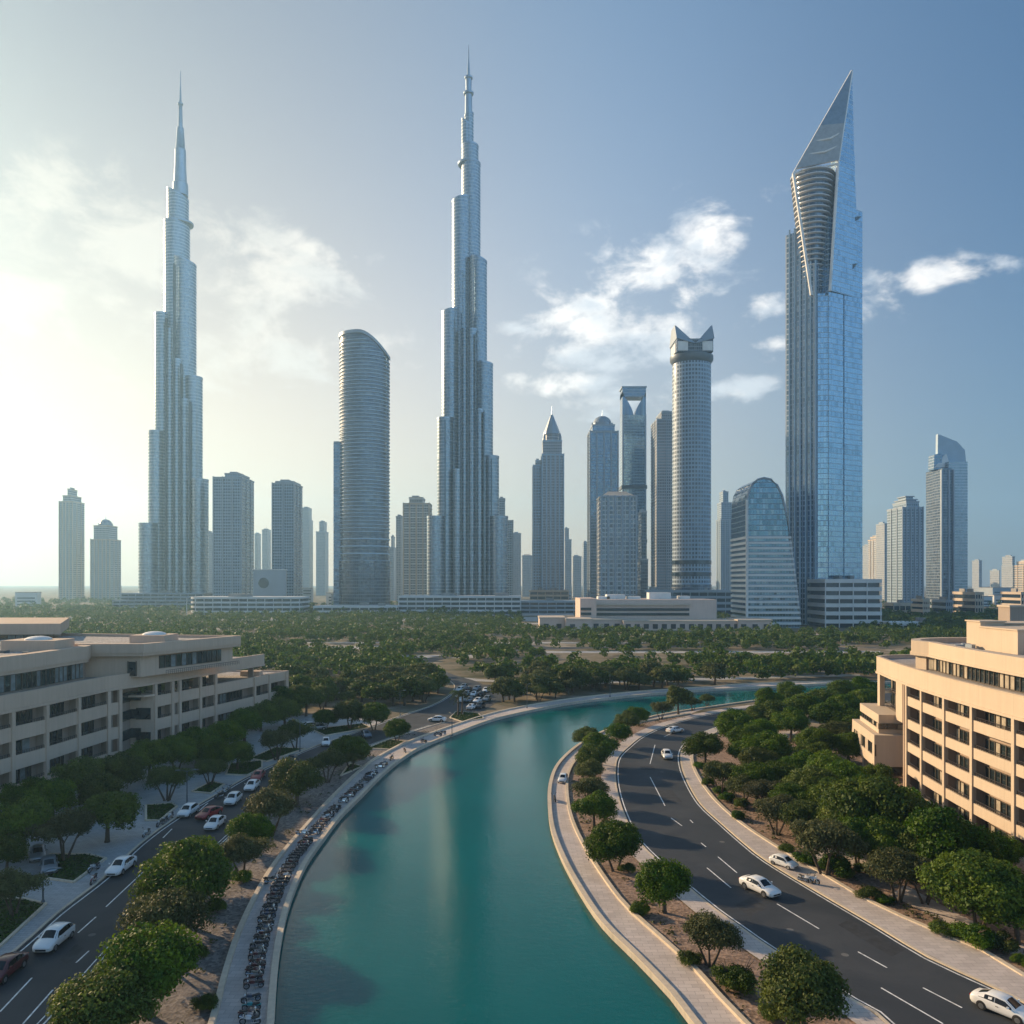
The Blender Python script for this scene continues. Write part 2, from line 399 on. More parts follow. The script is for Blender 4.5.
# ------------------------------------------------------------------ ground, canal, roads
WATER_Z = -0.38
canal_l = smooth_line([(-9, 15), (-14.5, 42)] + atl([(274, 1024), (275, 1004), (279, 958), (286, 918), (295, 890), (307.5, 863), (325, 838), (341, 817), (360, 798), (385, 773), (407, 756), (425, 746), (456, 733.5), (493, 720), (531, 711), (568, 704), (606, 699), (656, 694), (712, 690), (770, 687), (860, 683)]) + [(200, 283), (420, 300), (900, 330)])
canal_r = smooth_line([(25, 28), (20, 42), (16.6, 54)] + atl([(692, 1024), (670, 995), (635, 958), (602, 925), (580, 893), (562, 860), (551, 830), (548, 805), (549, 785), (555, 768), (566, 755), (580, 744), (600, 733), (625, 724), (656, 716), (684, 711), (712, 707), (754, 701), (808, 694), (860, 690)]) + [(200, 266), (420, 283), (900, 312)])

def sheet(name, outline, z, mt, thick=0.0):
    mb = MB()
    if thick: mb.prism(outline, z - thick, z)
    else: mb.face([(x, y, z) for x, y in outline])
    o = mb.build(name, mt, merge=False)
    bm = bmesh.new(); bm.from_mesh(o.data); bmesh.ops.triangulate(bm, faces=[f for f in bm.faces if len(f.verts) > 4], ngon_method='EAR_CLIP')
    bmesh.ops.recalc_face_normals(bm, faces=bm.faces)
    if not thick:
        for f in bm.faces:
            if f.normal.z < 0: f.normal_flip()
    bm.to_mesh(o.data); bm.free()
    return struct(o)
def band(name, la, lb, z, mt):
    """Sheet between two polylines that run the same way."""
    n = max(len(la), len(lb))
    def even(l):
        P = [Vector(p[:2]) for p in l]; s = [0.0]
        for i in range(len(P) - 1): s.append(s[-1] + (P[i + 1] - P[i]).length)
        out = []; j = 0
        for k in range(n):
            q = s[-1] * k / (n - 1)
            while j < len(P) - 2 and s[j + 1] < q: j += 1
            out.append(P[j] + (P[j + 1] - P[j]) * ((q - s[j]) / max(1e-9, s[j + 1] - s[j])))
        return out
    a, b = even(la), even(lb); mb = MB()
    for i in range(n - 1): mb.face([(*b[i], z), (*b[i + 1], z), (*a[i + 1], z), (*a[i], z)])
    o = mb.build(name, mt, merge=False)
    bm = bmesh.new(); bm.from_mesh(o.data)
    for f in bm.faces:
        if f.normal.z < 0: f.normal_flip()
    bm.to_mesh(o.data); bm.free()
    return struct(o)

GX = 5200
sheet('ground', canal_l + [(GX, 330), (GX, 7000), (-GX, 7000), (-GX, -160), (-9, -160)], 0.0, M['ground'])
sheet('ground', canal_r + [(GX, 312), (GX, -160), (25, -160)], 0.0, M['ground'])
wl = offset(canal_l, -0.3); wr = offset(canal_r, 0.3)
sheet('canal_water', [(-10, -160)] + wl + [(GX, 331), (GX, 311)] + list(reversed(wr)) + [(26, -160)], WATER_Z, M['water'], 4.2)
bed = MB()
bed.face([(-60, -160, -5), (GX, -160, -5), (GX, 400, -5), (-60, 400, -5)])
struct(bed.build('canal_bottom', M['soil'], merge=False))

def clip(line, y0, y1): return [p for p in line if y0 <= p[1] <= y1]
# canal walls: a parapet standing on the bank, running down into the water (each bank's wall is one thing)
def canal_wall(line, sgn, label):
    t = thing('canal_wall', label, 'wall', (line[0][0], line[0][1], 0)); lo = t.location.copy()
    loc = [(x - lo.x, y - lo.y) for x, y in line]
    mb = MB(); mb.ribbon(loc, 0.0 * sgn, 0.45 * sgn, -4.0, 0.24); mb.build('wall', M['wall_stone'], t, merge=False)
    mb = MB(); mb.ribbon(loc, -0.05 * sgn, 0.55 * sgn, 0.242, 0.34); mb.build('coping', M['kerb'], t, merge=False)
    return t
canal_wall(canal_l, -1, 'long pale stone wall along the promenade with the motorbikes, edging the canal')
canal_wall(canal_r, 1, 'sunlit stone wall along the tree-lined bank beside the wide road, edging the canal')

prom_l_in = smooth_line([(-15, 20), (-20.5, 46)] + atl([(212, 1024), (225, 975), (240, 930), (262, 885), (282, 855), (305, 828), (332, 798), (358, 773), (376, 759), (400, 746), (425, 736), (456, 725), (493, 713.5), (531, 705.5), (568, 699.5), (606, 695), (656, 690.5), (712, 687)]) + [(88, 276), (150, 285), (420, 312)])
prom_l = [p for p in offset(canal_l, -0.5)]
def upto(line, x): return [p for p in line if p[0] < x]
band('promenade', upto(prom_l_in, 160), upto(prom_l, 160), 0.012, M['promenade'])
prom_r_in = smooth_line([(30, 27), (24.5, 42)] + atl([(745, 1024), (695, 970), (660, 938), (620, 900), (585, 848), (570, 813), (567, 783), (571, 768), (580, 756), (594, 744), (612, 733), (634, 724), (660, 719), (690, 714)]))
prom_r = [p for p in offset(canal_r, 0.5) if p[1] < 222]
band('promenade', [p for p in prom_r], prom_r_in, 0.012, M['promenade'])
def kerb_wall(name, line, w, h, mt, z0=0.0):
    mb = MB(); mb.ribbon(line, -w / 2, w / 2, z0 - 0.2, h); return struct(mb.build(name, mt, merge=False))
kerb_wall('kerb', upto(prom_l_in, 120), 0.5, 0.34, M['kerb'])
kerb_wall('kerb', prom_r_in, 0.45, 0.30, M['kerb'])

# left road
road_l_l = smooth_line([(-46, 20), (-46.5, 60)] + atl([(20, 948), (57, 915), (105, 878), (140, 845), (177, 818), (222, 792), (252, 775), (307, 750), (340, 738), (398, 717), (431, 706), (450, 695), (455, 686), (447, 679), (436, 673), (424, 668), (418, 663), (424, 659), (445, 655)]) + [(-14, 410), (30, 430), (110, 440)])
road_l_r = smooth_line([(-36, 20), (-36.3, 50), (-36.8, 64.7), (-38, 78.7), (-38.3, 95), (-38.6, 118), (-37.5, 135), (-35.5, 150), (-31, 168), (-26.5, 180), (-19.5, 195), (-13.5, 206), (-11, 216), (-10, 235), (-9, 255), (-9.5, 270), (-13, 283), (-22, 302), (-31, 328), (-34, 345), (-33, 357), (-26, 372), (-10, 396), (32, 418), (110, 429)])
band('road', road_l_l, road_l_r, 0.016, M['asphalt'])
lot = atl([(452, 685.5), (505, 684.5), (533, 688), (524, 696), (497, 702.5), (483, 711), (470, 716)]) + [(-12.5, 214), (-12.5, 230), (-12, 250), (-13, 268)]
sheet('car_park', lot, 0.020, M['asphalt'])
# right road
road_r_l = smooth_line([(26, 30), (28.5, 45)] + atl([(900, 1034), (853, 1000), (776, 952), (740, 927), (700, 897), (642, 845), (625, 815), (617, 788), (616, 768), (619, 757), (628, 748), (642, 737), (663, 727), (690, 719), (716, 713), (754, 707), (800, 702)]) + [(135, 258), (220, 272), (420, 290)])
road_r_r = smooth_line([(58, 28), (46, 48)] + atl([(1040, 1012), (993, 988), (928, 958), (878, 928), (818, 893), (767, 862), (745, 845), (720, 823), (700, 804), (687, 782), (681, 765), (681, 752), (688, 742), (703, 733), (728, 724), (760, 715), (810, 709)]) + [(135, 244), (222, 258), (424, 276)])
band('road', road_r_l, road_r_r, 0.016, M['asphalt'])

def paint(line, o0, o1, mb): 
    a, b = offset(line, o0), offset(line, o1)
    for i in range(len(line) - 1): mb.face([(*a[i], 0.026), (*b[i], 0.026), (*b[i + 1], 0.026), (*a[i + 1], 0.026)])
def edge_line(line, off, w=0.16):
    mb = MB(); paint(line, off - w / 2, off + w / 2, mb); struct(mb.build('road_marking_edge', M['line'], merge=False))
edge_line(clip(road_l_l, 25, 262), 0.45); edge_line(clip(road_l_r, 25, 195), -0.35); edge_line(clip(road_l_r, 25, 195), -0.85, 0.12)
edge_line(clip(road_r_l, 30, 235), 0.4); edge_line(clip(road_r_r, 30, 235), -0.4)
def dash(p0, p1, w=0.15):
    mb = MB(); a, b = at(*p0), at(*p1); d = (b - a).normalized(); n = Vector((d.y, -d.x, 0)) * w / 2
    mb.face([(*(q.to_2d()), 0.026) for q in (a - n, a + n, b + n, b - n)]); struct(mb.build('road_marking_dash', M['line'], merge=False))
for p0, p1 in [((0, 1012), (32, 978)), ((23, 1024), (53, 990)), ((76, 963), (89, 951)), ((78, 933), (96, 917)), ((106, 907), (154, 862)), ((163, 838), (172, 829)), ((199, 811), (208, 803)), ((270, 770), (280, 764)),
               ((650, 777), (665, 806)), ((671, 818), (682, 826)), ((650, 764), (655, 745)), ((701, 843), (706, 847)), ((718, 857), (737, 873)), ((707, 868), (731, 888)), ((690, 820), (693, 823)), ((777, 904), (819, 929)), ((858, 952), (887, 968)), ((881, 988), (943, 1024)), ((923, 988), (962, 1008)), ((650, 1040), (700, 1060)), ((664, 737), (676, 731)), ((720, 722), (737, 716))]:
    dash(p0, p1)

M['patch'] = plain('asphalt_patch', (0.026, 0.029, 0.034), 0.8, var=0.3, scale=1.2)
for pts in ([(655, 790), (672, 790), (682, 802), (664, 802)], [(735, 905), (752, 897), (768, 908), (750, 917)], [(838, 925), (850, 919), (905, 950), (892, 957)], [(60, 960), (76, 944), (84, 948), (69, 965)], [(150, 850), (163, 839), (171, 842), (158, 854)], [(640, 766), (654, 766), (655, 770), (641, 770)]):
    sheet('road_patch', atl(pts), 0.021, M['patch'])
for px, py in ((722, 842), (845, 955), (92, 935), (662, 772), (790, 930)):
    p = at(px, py); sheet('road_manhole', [(p.x + .36 * math.cos(a * .524), p.y + .36 * math.sin(a * .524)) for a in range(12)], 0.024, M['kerb_dark'])
# raised pavements along the right road with kerbs, planting strips
side_rr = smooth_line([(64, 36), (52, 50)] + atl([(1060, 990), (1024, 977), (983, 952), (928, 929), (873, 904), (818, 872), (768, 842), (735, 819), (712, 797), (697, 775), (692, 760), (694, 750), (702, 741), (716, 733), (740, 725)]))
band('pavement', side_rr, [p for p in offset(road_r_r, 0.32) if p[1] < 195], 0.12, M['promenade'])
kerb_wall('kerb', clip(road_r_r, 20, 235), 0.001, 0.13, M['kerb']); kerb_wall('kerb', clip(offset(road_r_r, 0.16), 20, 235), 0.32, 0.135, M['kerb'])
kerb_wall('kerb', side_rr, 0.5, 0.26, M['kerb'])
side_rl = [p for p in offset(road_r_l, -2.6)]
band('pavement', clip(offset(road_r_l, -0.3), 25, 232), clip(side_rl, 25, 232), 0.12, M['promenade'])
kerb_wall('kerb', clip(offset(road_r_l, -0.15), 25, 240), 0.3, 0.135, M['kerb'])
mid_strip = MB()
band('planting_strip', clip(prom_r_in, 30, 214), clip(side_rl, 30, 214), 0.006, M['gravel'])
# gravel between left road and promenade
band('planting_strip', [(-35.5, 20)] + clip(offset(road_l_r, 0.3), 21, 205), [(-15, 20)] + clip(prom_l_in, 21, 206), 0.006, M['gravel_grey'])
kerb_wall('kerb', clip(offset(road_l_r, 0.15), 20, 200), 0.28, 0.135, M['kerb'])
kerb_wall('kerb', clip(offset(road_l_l, -0.15), 20, 330), 0.28, 0.135, M['kerb'])
# planted side of the right road
sheet('planting_bed', side_rr + [(64, 205), (76, 190), (80, 140), (90, 40)], 0.006, M['gravel'])
for pts in ([(768, 770), (815, 772), (812, 786), (770, 790)], [(740, 735), (800, 730), (775, 748), (735, 745)], [(800, 845), (870, 838), (905, 858), (860, 868), (820, 862)], [(905, 885), (960, 915), (1024, 945), (1024, 960), (950, 925), (890, 895)]):
    sheet('path', atl(pts), 0.010, M['promenade'])
# left plaza
plaza = clip(offset(road_l_l, -0.3), 21, 205) + [(-52, 212), (-62, 205), (-74, 175), (-80, 150), (-84, 100), (-84, 21)]
sheet('plaza', plaza, 0.010, M['paving'])
lawn_px = [[(-30, 975), (46, 905), (25, 900), (-20, 900)], [(46, 879), (74, 883), (106, 859), (87, 855), (50, 855)], [(146, 806), (146, 821), (160, 821), (177, 807), (172, 804)], [(192, 792), (211, 794), (224, 785), (212, 782)],
           [(226, 775), (247, 776), (262, 768), (262, 761), (230, 764)], [(250, 759), (267, 762), (305, 749), (275, 748)], [(312, 730), (325, 736), (370, 728), (362, 724)], [(341, 776), (362, 767), (350, 764)], [(367, 749), (390, 750), (405, 742), (390, 740)], [(450, 718), (462, 722), (484, 719), (478, 713.5), (456, 712)]]
M['lawn'] = plain('lawn_soil', (0.025, 0.045, 0.015), 0.95, var=0.5, scale=0.9)
lawns = []
for k, pts in enumerate(lawn_px):
    g = atl(pts); lawns.append(g)
    sheet('lawn', g, 0.10, M['lawn'], 0.15)
    for i in range(len(g)):
        a, b = g[i], g[(i + 1) % len(g)]
        mb = MB(); mb.ribbon([a, b], -0.15, 0.15, -0.1, 0.22 if (i + k) % 2 else 0.24); struct(mb.build('kerb', M['kerb'], merge=False))
# pale paths and clearings of the park beyond the canal
for pts in ([(640, 672), (690, 672), (690, 676), (640, 676)], [(590, 668), (625, 667), (640, 676), (600, 677)], [(520, 684), (700, 678), (860, 674), (860, 676), (700, 680.5), (520, 686.5)], [(250, 697), (330, 688), (345, 694), (262, 704)], [(456, 677), (530, 683), (530, 684), (455, 680)]):
    sheet('path', atl(pts), 0.008, M['paving'])
for y0, y1, x0, x1 in [(651, 653.0, 540, 880), (642, 643.3, 280, 700), (655, 658, 400, 480), (646, 649, 300, 420), (659, 661, 740, 880), (634, 634.8, 560, 900), (617, 621, 60, 560), (613, 615.5, 380, 640), (623, 624.2, 240, 880), (628.5, 629.5, 40, 420)]:
    sheet('path', atl([(x0, y1), (x1, y1), (x1, y0), (x0, y0)]), 0.008, M['paving'])
no_tree = [road_l_l + road_l_r[::-1], lot, road_r_l + road_r_r[::-1], canal_l + canal_r[::-1], prom_l_in + prom_l[::-1]]
# ------------------------------------------------------------------ the skyline
def WX(px, d): return (px - 512.0) * d / F
def HZ(py, d): return EYE - (py - HOR) * d / F
G = {
 'blue':   facade('blue_curtain_wall', (0.13, 0.22, 0.32), (0.25, 0.33, 0.42), 4.2, 2.0, 0.26, 0.12),
 'steel':  facade('steel_curtain_wall', (0.21, 0.29, 0.36), (0.32, 0.38, 0.43), 4.2, 1.6, 0.28, 0.16, 0.6, 0.24, fmetal=0.45, frough=0.38, wob=0.04),
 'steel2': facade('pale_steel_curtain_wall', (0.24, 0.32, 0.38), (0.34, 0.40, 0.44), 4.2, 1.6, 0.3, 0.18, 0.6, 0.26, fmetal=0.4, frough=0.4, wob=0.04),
 'dark':   facade('dark_curtain_wall', (0.065, 0.10, 0.145), (0.14, 0.18, 0.23), 4.0, 2.4, 0.25, 0.12),
 'grey':   facade('grey_window_wall', (0.09, 0.12, 0.16), (0.26, 0.35, 0.43), 3.8, 3.0, 0.42, 0.35, 0.4, 0.2),
 'sand':   facade('sandstone_window_wall', (0.09, 0.11, 0.13), (0.42, 0.43, 0.44), 3.8, 2.6, 0.45, 0.40, 0.3, 0.2),
 'rose':   facade('rosy_window_wall', (0.10, 0.12, 0.14), (0.38, 0.39, 0.42), 3.8, 2.4, 0.45, 0.42, 0.3, 0.2),
 'white':  facade('white_band_wall', (0.10, 0.14, 0.18), (0.62, 0.62, 0.60), 4.0, 3.0, 0.42, 0.10, 0.4, 0.15),
 'grid':   facade('pale_grid_wall', (0.10, 0.14, 0.18), (0.52, 0.53, 0.53), 5.0, 4.5, 0.3, 0.22, 0.5, 0.15),
 'egg':    facade('eggcrate_wall', (0.07, 0.09, 0.12), (0.28, 0.38, 0.47), 4.6, 3.6, 0.40, 0.36, 0.4, 0.2),
 'sky':    facade('sky_glass_wall', (0.25, 0.39, 0.50), (0.36, 0.48, 0.58), 4.2, 2.2, 0.16, 0.08, 0.75, 0.07, wob=0.03),
 'warm':   facade('fluted_warm_wall', (0.16, 0.25, 0.33), (0.36, 0.41, 0.46), 4.2, 2.8, 0.24, 0.34, 0.7, 0.14, fmetal=0.3),
 'deep':   facade('deep_blue_glass_wall', (0.10, 0.19, 0.27), (0.20, 0.28, 0.34), 4.1, 2.2, 0.18, 0.10, 0.75, 0.08, wob=0.03),
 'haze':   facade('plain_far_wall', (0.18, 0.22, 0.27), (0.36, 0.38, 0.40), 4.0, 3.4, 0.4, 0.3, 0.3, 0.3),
}
M['slab'] = plain('white_slab_edge', (0.60, 0.60, 0.59), 0.55, var=0.08, scale=0.05)
M['slab_grey'] = plain('grey_slab_edge', (0.28, 0.33, 0.38), 0.45, 0.2, var=0.08, scale=0.05)
M['slab_mid'] = plain('light_slab_edge', (0.34, 0.46, 0.56), 0.5, var=0.08, scale=0.05)
M['metal'] = plain('brushed_metal', (0.28, 0.35, 0.42), 0.35, 0.8, var=0.1, scale=0.1)
M['dark_metal'] = plain('dark_metal', (0.10, 0.12, 0.14), 0.45, 0.6, var=0.1, scale=0.1)
M['dark_glass'] = plain('dark_glass', (0.05, 0.075, 0.10), 0.12, 0.5, var=0.2, scale=0.08)
M['roof'] = plain('grey_roof', (0.26, 0.25, 0.24), 0.9, var=0.25, scale=0.12)
M['cream'] = plain('cream_stone', (0.52, 0.43, 0.34), 0.8, var=0.12, scale=0.05)
M['pink'] = stone('pink_render', (0.62, 0.48, 0.41), 0.4)
M['tan_wall'] = stone('tan_wall', (0.36, 0.29, 0.24), 0.4)
M['shop'] = plain('white_panel', (0.68, 0.68, 0.66), 0.6, var=0.1, scale=0.1)

def rect(x0, x1, y0, y1): return [(x0, y0), (x1, y0), (x1, y1), (x0, y1)]
def rrect(x0, x1, y0, y1, r, n=5):
    out = []
    for cx, cy, a0 in ((x0 + r, y0 + r, 180), (x1 - r, y0 + r, 270), (x1 - r, y1 - r, 0), (x0 + r, y1 - r, 90)):
        for k in range(n + 1): a = R(a0 + 90 * k / n); out.append((cx + r * math.cos(a), cy + r * math.sin(a)))
    return out
def oval(cx, cy, rx, ry, n=32, a0=0.0): return [(cx + rx * math.cos(2 * math.pi * k / n + a0), cy + ry * math.sin(2 * math.pi * k / n + a0)) for k in range(n)]
def base_of(px0, px1, d, D):
    """Front-wall x-range for a building whose outline (with the side wall that shows) spans px0..px1."""
    a, b = px0, px1
    if px0 > 512: a = 512 + (px0 - 512) * (d + D) / d
    if px1 < 512: b = 512 + (px1 - 512) * (d + D) / d
    return WX(a, d), WX(b, d)

def tower(label, px0, px1, top, d, D=28, wall='grey', steps=(), crown='flat', piers=0, pier_mat='slab_grey', ledge=0, ledge_mat='slab_grey', cat='skyscraper', name='tower', roundness=0.0, centre=None, base_h=None):
    """General tower: body, optional narrower upper tiers [(px0, px1, top)], piers, floor ledges, roof and crown."""
    x0, x1 = base_of(px0, px1, d, D); cx = (x0 + x1) / 2
    t = thing(name, label, cat, (cx, d + D / 2, 0))
    tiers = [(px0, px1, top)] + list(steps); z0 = 0.0; last = None
    for k, (a, b, tp) in enumerate(tiers):
        if k == 0: A, B = x0 - cx, x1 - cx; f0, f1 = -D / 2, D / 2
        else:
            s = 1.0 - 0.12 * k; A, B = WX(a, d) - cx, WX(b, d) - cx
            if px0 > 512: A += (x0 - WX(px0, d))
            if px1 < 512: B += (x1 - WX(px1, d))
            f0, f1 = -D / 2 * s, D / 2 * s
        z1 = HZ(tp, d)
        poly = rrect(A, B, f0, f1, min(B - A, f1 - f0) * roundness * 0.5) if roundness else rect(A, B, f0, f1)
        mb = MB(); mb.prism(poly, z0, z1, cap=False, bottom=False)
        if ledge:
            mb.cur = 1; z = z0 + ledge
            while z < z1 - 1:
                g = [(x + (0.55 if x > (A + B) / 2 else -0.55), y + (0.55 if y > 0 else -0.55)) for x, y in poly]
                mb.prism(g, z, z + ledge * 0.24); z += ledge
        mb.build('body' if k == 0 else 'upper_tier', [G[wall], M[ledge_mat]], t, smooth=bool(roundness))
        mb = MB(); mb.prism([(x * 1.0 + (0.4 if x > (A + B) / 2 else -0.4), y + (0.4 if y > 0 else -0.4)) for x, y in poly], z1 - 0.5, z1 + 1.6)
        mb.build('parapet', M[pier_mat], t)
        if k == 0 and piers:
            W = B - A
            for i in range(piers + 1):
                u = A + W * i / piers; pw = W * 0.035 + 0.6
                mb = MB(); mb.box((min(max(u, A + pw / 2 - .3), B - pw / 2 + .3), f0 - 0.35, (z0 + z1) / 2 + 1), (pw, 1.1, z1 - z0 + 2)); mb.build('pier', M[pier_mat], t)
            for yy in (f0 + (f1 - f0) * 0.33, f0 + (f1 - f0) * 0.7):
                sx = A - 0.3 if px0 > 512 else B + 0.3
                mb = MB(); mb.box((sx, yy, (z0 + z1) / 2 + 1), (1.0, 1.6, z1 - z0 + 2)); mb.build('pier', M[pier_mat], t)
        z0 = z1; last = (A, B, f0, f1, z1)
    A, B, f0, f1, z = last; W, cxx = B - A, (A + B) / 2; cy = (f0 + f1) / 2
    if crown in ('flat', 'plant'):
        mb = MB(); mb.box((cxx - W * 0.1, cy, z + 2.4), (W * 0.5, (f1 - f0) * 0.5, 4.4)); mb.build('plant_room', M['slab_grey'], t)
        mb = MB(); mb.box((cxx + W * 0.28, cy + 2, z + 1.7), (W * 0.16, (f1 - f0) * 0.3, 3.0)); mb.build('plant_room', M['roof'], t)
        if crown == 'plant':
            mb = MB(); mb.tube([(cxx, cy, z + 3), (cxx, cy, z + 14)], [0.4, 0.15], 6); mb.build('mast', M['metal'], t)
    elif crown == 'dome':
        r = W * 0.42; mb = MB(); mb.lathe((cxx, cy, z), [(r * 1.05, 0), (r * 1.05, r * .45), (r, r * .5), (r * .93, r * .75), (r * .72, r * 1.02), (r * .4, r * 1.2), (r * .08, r * 1.28)], 20); mb.build('dome', M['slab_grey'], t, smooth=True)
        mb = MB(); mb.tube([(cxx, cy, z + r * 1.25), (cxx, cy, z + r * 1.9)], [0.6, 0.1], 6); mb.build('finial', M['metal'], t)
        for i in range(8):
            a = 2 * math.pi * i / 8; mb = MB(); mb.box((cxx + r * 1.1 * math.cos(a), cy + r * 1.1 * math.sin(a), z + r * .28), (1.2, 1.2, r * .56), a); mb.build('buttress', M['slab_grey'], t)
    elif crown == 'spire':
        r = W * 0.40; mb = MB(); mb.lathe((cxx, cy, z), [(r, 0), (r, r * 1.1)], 8); mb.build('lantern', G[wall], t)
        mb = MB(); mb.lathe((cxx, cy, z + r * 1.1), [(r * 1.18, 0), (r * 1.1, r * .3), (r * .62, r * 1.5), (r * .22, r * 2.5), (r * .12, r * 2.7)], 8); mb.build('spire_roof', M['slab_grey'], t)
        mb = MB(); mb.tube([(cxx, cy, z + r * 3.6), (cxx, cy, z + r * 5.0)], [0.7, 0.12], 6); mb.build('finial', M['metal'], t)
        for sx in (-1, 1):
            for sy in (-1, 1):
                mb = MB(); mb.lathe((cxx + sx * W * .42, cy + sy * (f1 - f0) * .42, z), [(W * .07, 0), (W * .07, r * .6), (0.05, r * 1.2)], 8); mb.build('pinnacle', M['slab_grey'], t)
    elif crown == 'pitch':
        h = W * 0.2; mb = MB()
        mb.loft([[(A - 1, f0 - 1, z), (B + 1, f0 - 1, z), (B + 1, f1 + 1, z), (A - 1, f1 + 1, z)], [(A + W * .25, cy - 2, z + h), (B - W * .25, cy - 2, z + h), (B - W * .25, cy + 2, z + h), (A + W * .25, cy + 2, z + h)]]); mb.build('hipped_roof', M['cream'], t)
    elif crown == 'stepcap':
        h = (x1 - x0) * 0.12
        for i, s in enumerate((0.8, 0.56)):
            mb = MB(); mb.box((cxx, cy, z + h * (i + .5) + 1.2 * i), (W * s, (f1 - f0) * s, h)); mb.build('crown_block', G[wall], t)
            mb = MB(); mb.box((cxx, cy, z + h * (i + 1) + 1.2 * i + .6), (W * s + 3, (f1 - f0) * s + 3, 1.2)); mb.build('cornice', M['slab_grey'], t)
    return t

# --- two needle towers of stepped round lobes
def needle(label, lobes, rings, tip, d, wall, cx_px, groove_shades=()):
    cx = WX(cx_px, d); t = thing('needle_skyscraper', label, 'skyscraper', (cx, d, 0))
    for a, b, top, yo, slope in lobes:
        r = (b - a) / 2 * (d + yo) / F; x = WX((a + b) / 2, d + yo) - cx; z1 = HZ(top, d + yo)
        mb = MB(); poly = oval(x, yo, r, r * 1.15, 28)
        zs = [z1 + slope * (p[0] - x) for p in poly]
        mb.prism(poly, 0, z1, cap=False, bottom=False, z1s=zs)
        mb.build('lobe', G[wall], t, smooth=True, angle=60)
        mb = MB(); p2 = oval(x, yo, r + 0.25, r * 1.15 + .25, 28)
        n = len(p2)
        mb.loft([[(p[0], p[1], zs[i] - 1.5) for i, p in enumerate(p2)], [(p[0], p[1], zs[i] + 0.8) for i, p in enumerate(p2)]]); mb.build('parapet', M['metal'], t, smooth=True)
        k = 0; z = 60.0 + (x * 7 % 9)
        while z < z1 - 25:            # mechanical floors: thin bright belts
            mb = MB(); mb.loft([[(p[0], p[1], z) for p in p2], [(p[0], p[1], z + 1.6) for p in p2]], False, False); mb.build('belt', M['metal'], t, smooth=True); z += 118.0
    for gx, gtop, gy in groove_shades:  # dark strips between lobes: crease shade painted in as thin boxes
        mb = MB(); zt_ = HZ(gtop, d + gy); mb.box((WX(gx, d + gy) - cx, gy, zt_ / 2), (1.5, 6.0, zt_)); mb.build('groove', M['dark_glass'], t)
    rr, zz = [], []
    for px_w, py in tip:
        rr.append(max(px_w / 2 * d / F, 0.12)); zz.append(HZ(py, d))
    mb = MB(); mb.lathe((0, 0, 0), list(zip(rr, zz)), 16); mb.build('spire', M['metal'], t, smooth=True)
    for w, py in rings:
        mb = MB(); r = w / 2 * d / F; z = HZ(py, d); mb.lathe((0, 0, z), [(r, -1.5), (r + .4, -1), (r + .4, 1), (r, 1.5)], 20); mb.build('ring', M['metal'], t, smooth=True)
    # podium terraces are separate buildings
    return t
needle('tallest needle tower, silver-blue glass lobes stepping up to its tip, central in the skyline',
       [(461.5, 480.5, 164.5, 0, 0), (461.5, 478.5, 147, 0, 0), (461.5, 470.5, 123, 0, -.8), (464.5, 473.5, 115, 1, .3), (452, 470.5, 200.6, -8, .25), (441.5, 461, 312, -12, .2), (437, 454, 419, -22, 0), (427, 445, 517, -32, 0),
        (469.5, 487, 260, -14, -.3), (475, 493, 364, -20, -.1), (483, 499, 457, -24, 0), (490, 508, 517, -34, 0),
        (460, 469.5, 330, -26, 0), (467.5, 477, 330, -30, 0), (475, 484, 410, -33, 0), (452.5, 462, 470, -30, 0)],
       [(7.5, 78), (9.5, 93.5), (21, 164.5)], [(7.4, 120), (7.0, 93.5), (5.6, 93), (6.2, 78), (3.2, 77), (1.4, 58), (0.5, 45)], 1000, 'steel', 468.6, [(445.3, 420, -33), (454, 470, -33), (461.4, 314, -32), (468.3, 262, -34), (476.3, 333, -38), (484, 412, -38), (491.5, 459, -36), (461.6, 205, -10)])
needle('paler needle tower in the haze, stepped grey-blue lobes, nearest the rising glow',
       [(165, 189, 224, 0, 0), (168, 188, 195, 0, -.5), (175, 195.6, 261.6, -12, -.35), (155.5, 172, 315, -14, 0), (186, 202, 378, -20, 0), (149, 165, 432, -22, 0), (192, 208, 480, -30, 0), (139.6, 158, 524, -32, 0),
        (166, 175, 330, -24, 0), (173, 182, 360, -27, 0), (180, 190, 400, -28, 0)],
       [(4.6, 104), (24.5, 224)], [(15, 196), (14.6, 184), (12.5, 183), (11, 166), (10.5, 150), (9, 149), (6.5, 128), (4.5, 127), (3.4, 104), (2.4, 103), (1.1, 85), (0.5, 71)], 1080, 'steel2', 180.4, [(158.2, 434, -28), (166.2, 318, -32), (174.4, 264, -33), (181.5, 364, -36), (190.6, 402, -37)])

